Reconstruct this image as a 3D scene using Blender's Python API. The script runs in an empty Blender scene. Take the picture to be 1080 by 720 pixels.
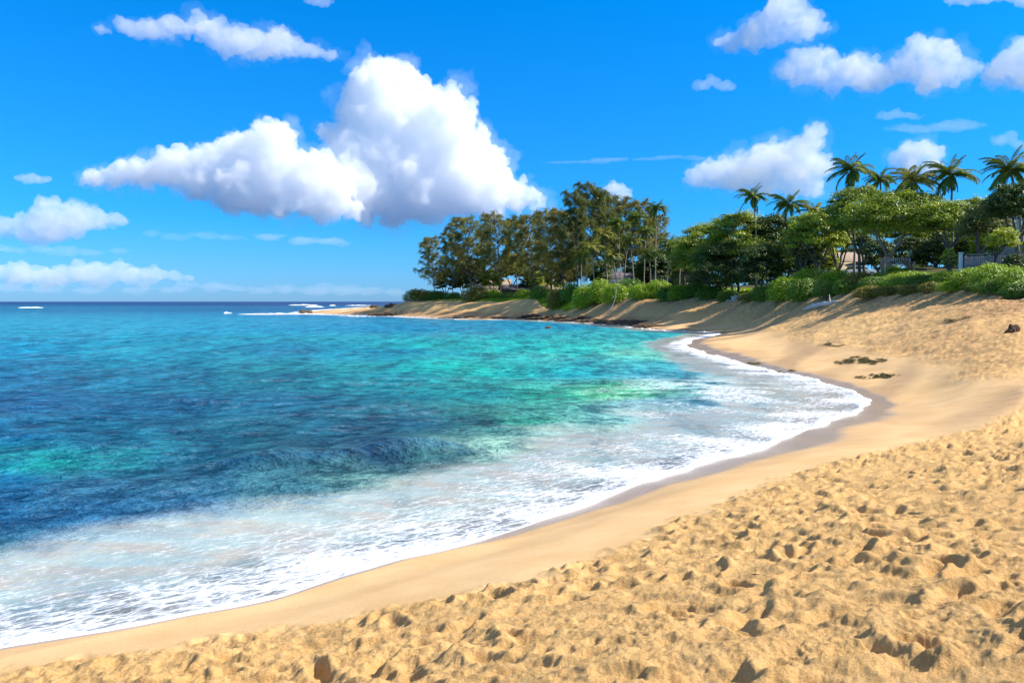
import bpy, bmesh, math, random
import numpy as np
from mathutils import Vector, Matrix, Quaternion

# ------------------------------------------------------------------ camera, sky, sun, exposure
sc = bpy.context.scene
COL = sc.collection
F = 840.0
TH = math.atan(42 / 840)
EYE = 4.0
cam = bpy.data.cameras.new('camera')
cam_ob = bpy.data.objects.new('camera', cam)
COL.objects.link(cam_ob)
sc.camera = cam_ob
cam_ob.location = (0, 0, EYE)
cam_ob.rotation_euler = (math.pi / 2 - TH, 0, 0)
cam.sensor_width = 36
cam.lens = 28
cam.clip_start = 0.1
cam.clip_end = 120000

SUN_AZ, SUN_EL = math.radians(94), math.radians(42)
world = bpy.data.worlds.new('World')
sc.world = world
world.use_nodes = True
wn = world.node_tree
bg = wn.nodes['Background']
sky = wn.nodes.new('ShaderNodeTexSky')
sky.sky_type = 'NISHITA'
sky.sun_disc = False
sky.sun_elevation = SUN_EL
sky.sun_rotation = SUN_AZ
sky.air_density = 1.0
sky.dust_density = 0.3
sky.ozone_density = 3.0
bg.inputs[1].default_value = 0.13
tc = wn.nodes.new('ShaderNodeTexCoord')
sx = wn.nodes.new('ShaderNodeSeparateXYZ')
wn.links.new(tc.outputs['Generated'], sx.inputs[0])
rp = wn.nodes.new('ShaderNodeValToRGB')
wn.links.new(sx.outputs['Z'], rp.inputs[0])
els = rp.color_ramp.elements
els[0].position = 0.0
els[0].color = (0.22, 0.48, 1.02, 1)
els[1].position = 1.0
els[1].color = (1.5, 1.3, 1.1, 1)
for p_, c_ in ((0.10, (0.07, 0.49, 0.94, 1)), (0.36, (0.0, 0.61, 1.16, 1)), (0.52, (1.15, 1.1, 1.05, 1))):  # upper stops whiten and warm the unseen overhead sky as added fill
    e_ = els.new(p_)
    e_.color = c_
mx = wn.nodes.new('ShaderNodeMix')
mx.data_type = 'RGBA'
mx.blend_type = 'MULTIPLY'
mx.inputs['Factor'].default_value = 1
wn.links.new(sky.outputs[0], mx.inputs[6])
wn.links.new(rp.outputs[0], mx.inputs[7])
wn.links.new(mx.outputs[2], bg.inputs[0])

sl = bpy.data.lights.new('sun', 'SUN')
sl.energy = 5.0
sl.angle = math.radians(0.5)
sl.color = (1, 0.94, 0.85)
so = bpy.data.objects.new('sun', sl)
COL.objects.link(so)
so.rotation_euler = Vector((math.sin(SUN_AZ) * math.cos(SUN_EL), math.cos(SUN_AZ) * math.cos(SUN_EL),
                            math.sin(SUN_EL))).to_track_quat('Z', 'Y').to_euler()
vs = sc.view_settings
vs.view_transform = 'Standard'
vs.look = 'None'
vs.gamma = 1
vs.use_curve_mapping = False
vs.exposure = 0.6
cy = sc.cycles
cy.use_denoising = True
cy.max_bounces = 40
cy.diffuse_bounces = 4
cy.glossy_bounces = 3
cy.transmission_bounces = 4
cy.volume_bounces = 40
cy.transparent_max_bounces = 24

RS = np.random.RandomState(7)
random.seed(7)

# ------------------------------------------------------------------ helpers
def P(px, py, D):
    """point seen at photo pixel (px,py) at forward distance D"""
    v = (360 - py) / F
    y = math.cos(TH) + math.sin(TH) * v
    z = -math.sin(TH) + math.cos(TH) * v
    t = D / y
    return Vector(((px - 540) / F * t, D, EYE + z * t))

def W0(px, py):
    """pixel -> world XY on the water plane"""
    v = (360 - py) / F
    y = math.cos(TH) + math.sin(TH) * v
    z = -math.sin(TH) + math.cos(TH) * v
    t = -EYE / z
    return ((px - 540) / F * t, y * t)

def tag(o, label=None, cat=None, group=None, kind=None):
    if label: o['label'] = label
    if cat: o['category'] = cat
    if group: o['group'] = group
    if kind: o['kind'] = kind
    return o

def empty(name, loc, rz=0.0, s=1.0):
    o = bpy.data.objects.new(name, None)
    COL.objects.link(o)
    o.empty_display_size = 0.2
    o.location = loc
    o.rotation_euler = (0, 0, rz)
    if isinstance(s, (int, float)): s = (s, s, s)
    o.scale = s
    return o

def link(name, me, parent=None, loc=None, rot=None, s=None):
    o = bpy.data.objects.new(name, me)
    COL.objects.link(o)
    if parent is not None: o.parent = parent
    if loc is not None: o.location = loc
    if rot is not None: o.rotation_euler = rot
    if s is not None: o.scale = (float(s),) * 3 if isinstance(s, (int, float, np.floating)) else s
    return o

def mesh_np(name, V, Q, m=None, smooth=False):
    """V (n,3); Q (k,4) or (k,3)"""
    V = np.asarray(V, np.float32)
    Q = np.asarray(Q, np.int32)
    me = bpy.data.meshes.new(name)
    k, w = Q.shape
    me.vertices.add(len(V))
    me.vertices.foreach_set('co', V.ravel())
    me.loops.add(k * w)
    me.loops.foreach_set('vertex_index', Q.ravel())
    me.polygons.add(k)
    me.polygons.foreach_set('loop_start', np.arange(0, k * w, w, dtype=np.int32))
    me.polygons.foreach_set('loop_total', np.full(k, w, np.int32))
    if smooth: me.polygons.foreach_set('use_smooth', np.ones(k, bool))
    me.update(calc_edges=True)
    if m: me.materials.append(m)
    return me

def fattr(me, name, arr):
    a = me.attributes.new(name, 'FLOAT', 'POINT')
    a.data.foreach_set('value', np.asarray(arr, np.float32).ravel())

def cattr(me, name, arr):
    a = me.attributes.new(name, 'FLOAT_COLOR', 'POINT')
    c = np.ones((len(arr), 4), np.float32)
    c[:, :3] = arr
    a.data.foreach_set('color', c.ravel())

def _h(ix, iy, seed):
    n = (ix.astype(np.int64) * 374761393 + iy.astype(np.int64) * 668265263 + seed * 69069) & 0x7fffffff
    n = ((n ^ (n >> 13)) * 1274126177) & 0x7fffffff
    return ((n ^ (n >> 16)) & 0xffff) / 65535.0

def vn(x, y, seed=0):
    """gradient noise in about -1..1"""
    x0 = np.floor(x); y0 = np.floor(y)
    fx = x - x0; fy = y - y0
    u = fx * fx * fx * (fx * (fx * 6 - 15) + 10); v = fy * fy * fy * (fy * (fy * 6 - 15) + 10)
    x0 = x0.astype(np.int64); y0 = y0.astype(np.int64)
    def g(i, j):
        a = _h(x0 + i, y0 + j, seed) * 2 * np.pi
        return np.cos(a) * (fx - i) + np.sin(a) * (fy - j)
    return ((g(0, 0) * (1 - u) + g(1, 0) * u) * (1 - v) + (g(0, 1) * (1 - u) + g(1, 1) * u) * v) * 1.5

def fbm(x, y, octv=4, seed=0, gain=0.5):
    s = 0; a = 1.0
    for i in range(octv):
        s = s + a * vn(x * 2 ** i + 17.3 * i, y * 2 ** i - 9.1 * i, seed + i)
        a *= gain
    return s

def sstep(a, b, x):
    t = np.clip((x - a) / (b - a), 0, 1)
    return t * t * (3 - 2 * t)

# ------------------------------------------------------------------ terrain function
WL_PX = [(-900, 905), (-500, 810), (-200, 735), (0, 684), (80, 669), (160, 655), (285, 629), (359, 607), (440, 588),
         (510, 571), (572, 548), (632, 528), (700, 503), (769, 484), (820, 468), (867, 450), (900, 436), (922, 424), (905, 416),
         (880, 407), (849, 398), (815, 392), (784, 383), (750, 374), (724, 365), (733, 358), (760, 352), (748, 349.8), (722, 349), (695, 348), (649, 343),
         (608, 340), (560, 337.5), (520, 337), (483, 336.5), (433, 334), (400, 333), (360, 332), (323, 330.5), (335, 327.5), (368, 325.2),
         (400, 323.5)]
WL = [W0(*p) for p in WL_PX] + [(-40, 900), (300, 2500), (2500, 9000)]
def catmull(pts, n=6):
    pts = np.array(pts, float); out = []
    for i in range(len(pts) - 1):
        p0 = pts[max(i - 1, 0)]; p1 = pts[i]; p2 = pts[i + 1]; p3 = pts[min(i + 2, len(pts) - 1)]
        # centripetal-ish damping keeps uneven spacing well behaved
        l = np.linalg.norm(p2 - p1)
        m1 = (p2 - p0) / (np.linalg.norm(p2 - p0) + 1e-9) * l; m2 = (p3 - p1) / (np.linalg.norm(p3 - p1) + 1e-9) * l
        for k in range(n):
            t = k / n
            out.append((2*t**3-3*t**2+1)*p1 + (t**3-2*t**2+t)*m1*.8 + (-2*t**3+3*t**2)*p2 + (t**3-t**2)*m2*.8)
    out.append(pts[-1]); return np.array(out)
WLS = catmull(WL, 4)
LAND = np.vstack([WLS, [(9000, 9000), (9000, -400), (-40, -60)]])

def seg_dist(X, Y, pts):
    d = np.full(X.shape, 1e18)
    for (ax, ay), (bx, by) in zip(pts[:-1], pts[1:]):
        dx, dy = bx - ax, by - ay
        L = dx * dx + dy * dy + 1e-12
        t = np.clip(((X - ax) * dx + (Y - ay) * dy) / L, 0, 1)
        d = np.minimum(d, (X - ax - t * dx) ** 2 + (Y - ay - t * dy) ** 2)
    return np.sqrt(d)

def inside(X, Y, poly):
    r = np.zeros(X.shape, bool)
    n = len(poly)
    for i in range(n):
        ax, ay = poly[i]; bx, by = poly[(i + 1) % n]
        if ay == by: continue
        c = ((ay > Y) != (by > Y)) & (X < (bx - ax) * (Y - ay) / (by - ay) + ax)
        r ^= c
    return r

def shore(X, Y):
    """signed distance, + on land, with the scallops of the last swash"""
    sd = seg_dist(X, Y, WLS) * np.where(inside(X, Y, LAND), 1, -1)
    k = np.clip(Y / 20, 0.4, 2.0)
    return sd + (vn(X / 2.3, Y / 2.3, 3) * 0.22 + vn(X / 0.9, Y / 0.9, 4) * 0.08) * k

def XY(px, D): return ((px - 540) / F * D * 0.9988, D)
CT = []
def ct(px, py, D):
    p = P(px, py, D); CT.append((p.x, p.y, p.z))
nrm = (-.641, .767)
for (x, y) in [(0, 0), (-3, 0), (3, 0), (-5, 4), (-2, 3), (0, 5), (3, 5), (6, 6), (0, 9), (4, 10), (8, 10), (8, 15), (5, 14), (12, 16), (12, 22), (-6, 0), (10, 2), (20, 12), (16, 24), (20, 20), (26, 28)]:
    CT.append((x, y, 0.205 * (10.9 - (nrm[0] * x + nrm[1] * y)) * (1 if y < 20 else 0.9)))
for i in range(0, len(WL) - 3, 1): CT.append((WL[i][0], WL[i][1], 0.0))
for c in [(1080, 413, 26), (1080, 400, 29), (1080, 360, 38), (1080, 340, 44), (1080, 322, 50), (1065, 316, 53), (1000, 311, 61), (920, 317, 74),
          (866, 316, 89), (850, 318, 96), (832, 318.5, 103), (812, 319, 108), (800, 319, 112), (780, 318, 119), (740, 314, 133), (666, 315, 150), (610, 316, 163), (560, 316, 185), (510, 318, 206), (470, 318, 222), (430, 318, 238),
          (900, 380, 45), (980, 350, 49), (980, 400, 35), (860, 350, 65), (850, 375, 51), (950, 330, 62), (800, 340, 93), (800, 360, 72), (800, 328, 104), (832, 330, 92), (866, 330, 80), (812, 332, 97), (830, 345, 79), (770, 340, 103), (770, 328, 115),
          (740, 335, 119), (740, 325, 126), (700, 330, 131), (660, 330, 142), (610, 327, 157), (560, 325, 178), (500, 326, 198), (440, 324, 221), (400, 325, 228), (365, 328, 243), (600, 318, 165),
          (1040, 283, 64), (935, 286, 82), (1180, 300, 53), (1180, 340, 45)]: ct(*c)
for (px, D, z) in [(700, 165, 6), (800, 140, 6.5), (560, 225, 5.5), (470, 248, 4.6), (900, 110, 7), (1080, 80, 7), (1300, 60, 7), (1600, 30, 5.5), (2200, 12, 4),
                   (640, 200, 6), (540, 290, 4.5), (800, 300, 8), (1100, 300, 9), (1100, 900, 10), (800, 900, 8), (600, 500, 6),
                   (412, 250, 1.5), (405, 268, 0), (395, 290, -2), (330, 300, -2)]:
    CT.append((*XY(px, D), z))
for (x, y, z) in [(-20, 30, -2.5), (-8, 20, -1.4), (-10, 60, -3), (-60, 150, -3.5), (-100, 260, -3), (0, 120, -2.5), (-200, 600, -6), (-50, 440, -3), (5, 40, -2),
                  (8, 60, -1.5), (4, 26, -1.2), (-12, 13, -.8), (-300, 300, -6), (-500, 2000, -9), (-30, 15, -2)]: CT.append((x, y, z))
CT = np.array(CT)
def wc(X, Y):
    return X / (Y + 4) * 2.4, np.log(np.maximum(Y + 4, 0.5))
cu, cv = wc(CT[:, 0], CT[:, 1])
def tk(du, dv):
    r2 = du * du + dv * dv
    return np.sqrt(r2 + 2e-4)
n_ = len(CT)
A_ = np.zeros((n_ + 3, n_ + 3))
A_[:n_, :n_] = tk(cu[:, None] - cu[None], cv[:, None] - cv[None]) + np.eye(n_) * -4e-4
A_[:n_, n_:] = np.c_[np.ones(n_), cu, cv]; A_[n_:, :n_] = A_[:n_, n_:].T
TW = np.linalg.solve(A_, np.r_[CT[:, 2], 0, 0, 0])
def ztps(X, Y):
    u, v = wc(X, Y)
    z = TW[n_] + TW[n_ + 1] * u + TW[n_ + 2] * v
    for i in range(n_): z = z + TW[i] * tk(u - cu[i], v - cv[i])
    return z
def terrain(X, Y, full=False):
    X = np.asarray(X, float); Y = np.asarray(Y, float)
    sd = shore(X, Y)
    k = np.clip(Y / 30, 0.5, 3.0)
    zt = np.clip(ztps(X, Y), -12, 14)
    zt = np.where(sd > 0, np.maximum(zt, 0.03 + 0.02 * sd / k), np.minimum(zt, -0.03 + 0.04 * sd / k))
    w = sstep(0.3, 3.5, np.abs(sd) / k)
    slope = np.where(sd > 0, 0.11, 0.09)
    z = slope * sd * (1 - w) + zt * w
    return (z, sd) if full else z
def gz(x, y): return float(terrain(np.array([x]), np.array([y]))[0])
def hit(px, py):
    Ds = np.exp(np.linspace(math.log(3), math.log(400), 500))
    pts = np.array([P(px, py, D)[:] for D in Ds])
    below = pts[:, 2] <= terrain(pts[:, 0], pts[:, 1])
    i = int(np.argmax(below)) if below.any() else len(Ds) - 1
    return Vector(pts[i])

# ------------------------------------------------------------------ node helpers
def new_mat(name):
    m = bpy.data.materials.new(name); m.use_nodes = True
    m.node_tree.nodes.clear()
    return m, m.node_tree
def N(nt, t, **kw):
    n = nt.nodes.new(t)
    for k, v in kw.items(): setattr(n, k, v)
    return n
def setin(nt, n, key, v):
    if v is None: return
    if isinstance(v, bpy.types.NodeSocket): nt.links.new(v, n.inputs[key])
    else: n.inputs[key].default_value = v
def noise_n(nt, scale, detail=3, vec=None, rough=.5):
    n = N(nt, 'ShaderNodeTexNoise'); setin(nt, n, 'Vector', vec)
    n.inputs['Scale'].default_value = scale; n.inputs['Detail'].default_value = detail; n.inputs['Roughness'].default_value = rough
    return n.outputs[0]
def math_n(nt, op, a, b=None, c=None, clamp=False):
    n = N(nt, 'ShaderNodeMath', operation=op); n.use_clamp = clamp
    setin(nt, n, 0, a); setin(nt, n, 1, b)
    if c is not None: setin(nt, n, 2, c)
    return n.outputs[0]
def mixc(nt, f, a, b, mode='MIX'):
    n = N(nt, 'ShaderNodeMix', data_type='RGBA', blend_type=mode)
    setin(nt, n, 0, f); setin(nt, n, 6, a); setin(nt, n, 7, b)
    return n.outputs[2]
def maprange(nt, v, a, b, c=0, d=1, smooth=False):
    n = N(nt, 'ShaderNodeMapRange'); n.interpolation_type = 'SMOOTHSTEP' if smooth else 'LINEAR'
    setin(nt, n, 0, v); setin(nt, n, 1, a); setin(nt, n, 2, b); setin(nt, n, 3, c); setin(nt, n, 4, d)
    return n.outputs[0]
def attr_n(nt, name, out='Fac'):
    n = N(nt, 'ShaderNodeAttribute'); n.attribute_name = name
    return n.outputs[out]
def mapping(nt, vec, scale=(1, 1, 1), rot=(0, 0, 0)):
    n = N(nt, 'ShaderNodeMapping'); setin(nt, n, 0, vec)
    n.inputs['Scale'].default_value = scale; n.inputs['Rotation'].default_value = rot
    return n.outputs[0]
def c4(c): return (c[0], c[1], c[2], 1)

def simple_mat(name, col, rough=.8, var=.25, scale=3.0, bump=.0, bscale=20, spec=.3, col2=None):
    m, nt = new_mat(name)
    o = N(nt, 'ShaderNodeOutputMaterial'); b = N(nt, 'ShaderNodeBsdfPrincipled')
    tcn = N(nt, 'ShaderNodeTexCoord').outputs['Object']
    nz = noise_n(nt, scale, 5, tcn, .6)
    c2 = col2 or tuple(x * (1 - var) for x in col)
    fac = maprange(nt, nz, .35, .65)
    setin(nt, b, 'Base Color', mixc(nt, fac, c4(col), c4(c2)))
    b.inputs['Roughness'].default_value = rough
    b.inputs['Specular IOR Level'].default_value = spec
    if bump:
        bp = N(nt, 'ShaderNodeBump'); bp.inputs['Strength'].default_value = bump; bp.inputs['Distance'].default_value = .05
        setin(nt, bp, 'Height', noise_n(nt, bscale, 5, tcn, .6)); nt.links.new(bp.outputs[0], b.inputs['Normal'])
    nt.links.new(b.outputs[0], o.inputs[0])
    return m

def leaf_mat(name, c_a, c_b, transl=.35, gloss=.12, per=0.5):
    """leaf colour varies leaf by leaf (attribute) and from plant to plant"""
    m, nt = new_mat(name)
    o = N(nt, 'ShaderNodeOutputMaterial')
    r = attr_n(nt, 'leaf')
    oi = N(nt, 'ShaderNodeObjectInfo').outputs['Random']
    f = math_n(nt, 'MULTIPLY_ADD', oi, per * .6, math_n(nt, 'MULTIPLY', r, 1 - per * .6))
    col = mixc(nt, f, c4(c_a), c4(c_b))
    d = N(nt, 'ShaderNodeBsdfDiffuse'); setin(nt, d, 0, col)
    t = N(nt, 'ShaderNodeBsdfTranslucent')
    setin(nt, t, 0, mixc(nt, 1.0, col, (1.25, 1.25, .6, 1), 'MULTIPLY'))
    a = N(nt, 'ShaderNodeMixShader'); a.inputs[0].default_value = transl
    nt.links.new(d.outputs[0], a.inputs[1]); nt.links.new(t.outputs[0], a.inputs[2])
    g = N(nt, 'ShaderNodeBsdfGlossy'); g.inputs['Roughness'].default_value = .5; g.inputs[0].default_value = (1, 1, .9, 1)
    fr = N(nt, 'ShaderNodeFresnel'); fr.inputs[0].default_value = 1.4
    b = N(nt, 'ShaderNodeMixShader'); setin(nt, b, 0, math_n(nt, 'MINIMUM', math_n(nt, 'MULTIPLY', fr.outputs[0], gloss * 1.5), .06))
    nt.links.new(a.outputs[0], b.inputs[1]); nt.links.new(g.outputs[0], b.inputs[2]); nt.links.new(b.outputs[0], o.inputs[0])
    return m

# ------------------------------------------------------------------ sand
def sand_material():
    m, nt = new_mat('sand')
    o = N(nt, 'ShaderNodeOutputMaterial'); b = N(nt, 'ShaderNodeBsdfPrincipled')
    pos = N(nt, 'ShaderNodeNewGeometry').outputs['Position']
    rough, wet, damp, veg, dirt = [attr_n(nt, k) for k in ('rough', 'wet', 'damp', 'veg', 'dirt')]
    big = noise_n(nt, .8, 4, pos, .6); mid = noise_n(nt, 7, 5, pos, .65); grain = noise_n(nt, 150, 3, pos, .8)
    smooth_c = mixc(nt, maprange(nt, big, .35, .65), (.72, .475, .235, 1), (.64, .40, .18, 1))
    dry_c = mixc(nt, maprange(nt, mid, .35, .7), (.76, .475, .195, 1), (.60, .35, .13, 1))
    c = mixc(nt, rough, smooth_c, dry_c)
    turned = math_n(nt, 'MULTIPLY', maprange(nt, noise_n(nt, 2.6, 9, pos, .72), .55, .66, 0, .5), rough)
    c = mixc(nt, turned, c, (.36, .195, .065, 1))
    gr = math_n(nt, 'MULTIPLY', maprange(nt, grain, .3, .7, .62, 1.34), maprange(nt, noise_n(nt, 48, 3, pos, .7), .3, .7, .86, 1.12))
    cg = N(nt, 'ShaderNodeCombineColor'); [setin(nt, cg, i, gr) for i in range(3)]
    c = mixc(nt, .85, c, cg.outputs[0], 'MULTIPLY')
    dm = maprange(nt, noise_n(nt, 5, 5, mapping(nt, pos, (.35, 1.0, 1), (0, 0, -.7)), .6), .3, .7, .6, 1.1)
    c = mixc(nt, math_n(nt, 'MULTIPLY', damp, dm, clamp=True), c, (.40, .255, .135, 1))
    c = mixc(nt, math_n(nt, 'MULTIPLY', dirt, maprange(nt, noise_n(nt, 3, 6, pos, .7), .42, .6), clamp=True), c, (.30, .15, .07, 1))
    c = mixc(nt, wet, c, (.37, .27, .18, 1))
    vgc = mixc(nt, maprange(nt, noise_n(nt, 1.2, 6, pos, .7), .4, .62), (.05, .075, .015, 1), (.11, .08, .04, 1))
    c = mixc(nt, veg, c, vgc)
    setin(nt, b, 'Base Color', c)
    setin(nt, b, 'Roughness', maprange(nt, wet, 0, 1, .9, .24))
    setin(nt, b, 'Specular IOR Level', maprange(nt, wet, 0, 1, .12, .3))
    bp = N(nt, 'ShaderNodeBump'); bp.inputs['Distance'].default_value = .022
    setin(nt, bp, 'Strength', maprange(nt, rough, 0, 1, .12, 1.0))
    h = math_n(nt, 'ADD', math_n(nt, 'MULTIPLY', noise_n(nt, 26, 6, pos, .7), 1.6), math_n(nt, 'MULTIPLY', grain, .35))
    setin(nt, bp, 'Height', h); nt.links.new(bp.outputs[0], b.inputs['Normal'])
    nt.links.new(b.outputs[0], o.inputs[0])
    return m
M_SAND = sand_material()

HEDGE = [XY(px, D) for px, D in [(385, 285), (402, 262), (428, 239), (470, 222), (520, 203), (560, 186), (610, 164), (666, 150), (740, 133), (800, 112), (832, 103), (866, 89), (920, 74), (1000, 61), (1065, 53), (1100, 51), (1300, 43), (1800, 29), (3000, 16)]]
ROUGH_PX = [(-300, 775), (0, 706), (100, 692), (180, 680), (250, 668), (330, 655), (400, 642), (480, 628), (560, 612), (600, 594), (650, 574), (700, 553), (760, 527), (807, 508), (850, 494), (900, 480), (950, 470), (1000, 459), (1046, 445), (1079, 422)]
ROUGH = [tuple(hit(*p)[:2]) for p in ROUGH_PX]

def footprints():
    """height field (2 cm cells) of trodden dry sand: pits with pushed-up rims, ridges and crumbs"""
    x0, y0, c, n = -9.0, 1.6, 0.02, 1700
    H = np.zeros((n, n), np.float32)
    r = np.random.RandomState(11)
    for k in range(19000):
        cx, cy = x0 + r.rand() * n * c, y0 + r.rand() * n * c
        a = .045 + .085 * r.rand() ** 1.5; bb = a * (1.3 + 1.6 * r.rand()); th = r.rand() * math.pi
        dep = a * (.12 + .42 * r.rand() ** 1.6)
        R = bb * 2.1
        i0, i1 = int((cy - R - y0) / c), int((cy + R - y0) / c) + 1; j0, j1 = int((cx - R - x0) / c), int((cx + R - x0) / c) + 1
        if i0 < 0 or j0 < 0 or i1 >= n or j1 >= n: continue
        yy, xx = np.mgrid[i0:i1, j0:j1]
        dx = xx * c + x0 - cx; dy = yy * c + y0 - cy
        p = dx * math.cos(th) + dy * math.sin(th); q = -dx * math.sin(th) + dy * math.cos(th)
        rr = np.sqrt((p / bb) ** 2 + (q / a) ** 2)
        skew = 1 + .8 * p / bb * (1 if r.rand() < .5 else -1)
        pit = -np.clip(1 - rr ** 2.4, 0, 1) ** .8
        rim = np.exp(-((rr - 1.18) / .34) ** 2) * .50 * np.clip(skew, 0, 2)
        H[i0:i1, j0:j1] = H[i0:i1, j0:j1] * (1 - .75 * np.clip(1.3 - rr, 0, 1)) + (pit + rim) * dep
    for (px, py, r_, h_) in MOUNDS:
        p = hit(px, py); cx, cy = p.x, p.y; R = r_ * 2.4
        i0, i1 = int((cy - R - y0) / c), int((cy + R - y0) / c) + 1; j0, j1 = int((cx - R - x0) / c), int((cx + R - x0) / c) + 1
        if i0 < 0 or j0 < 0 or i1 >= n or j1 >= n: continue
        yy, xx = np.mgrid[i0:i1, j0:j1]
        rr = np.hypot((xx * c + x0 - cx), (yy * c + y0 - cy) * 1.25) / r_
        H[i0:i1, j0:j1] += h_ * .38 * np.clip(1 - rr / 1.5, 0, 1) ** 1.25
    H = .075 * np.tanh(H / .075)
    for _ in range(3):
        H = (H + np.roll(H, 1, 0) + np.roll(H, -1, 0) + np.roll(H, 1, 1) + np.roll(H, -1, 1)) / 5
    return H, x0, y0, c, n
MOUNDS = [(822, 520, .28, .16), (690, 560, .3, .13), (655, 580, .25, .10), (850, 640, .22, .16), (835, 600, .2, .12), (770, 690, .26, .2), (730, 705, .2, .14), (480, 690, .22, .10), (430, 632, .25, .10), (300, 655, .3, .09), (960, 600, .2, .1),
          (1030, 640, .25, .07), (900, 560, .25, .1), (560, 660, .25, .1), (640, 640, .22, .12), (220, 700, .2, .1), (1010, 500, .3, .1), (950, 480, .3, .12)]
FP = footprints()
def fp_sample(X, Y):
    H, x0, y0, c, n = FP
    gx = np.clip((X - x0) / c, 0, n - 1.001); gy = np.clip((Y - y0) / c, 0, n - 1.001)
    ix = gx.astype(int); iy = gy.astype(int); fx = gx - ix; fy = gy - iy
    v = (H[iy, ix] * (1 - fx) + H[iy, ix + 1] * fx) * (1 - fy) + (H[iy + 1, ix] * (1 - fx) + H[iy + 1, ix + 1] * fx) * fy
    m = sstep(0, 1.5, X - x0) * sstep(0, 1.5, x0 + n * c - X) * sstep(0, 3, y0 + n * c - Y) * sstep(0, .3, Y - y0)
    return v * m, m

def grid_quads(nr, nc):
    i = np.arange((nr - 1) * (nc - 1)); r = i // (nc - 1); c = i % (nc - 1)
    a = r * nc + c
    return np.c_[a, a + 1, a + nc + 1, a + nc]

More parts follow.
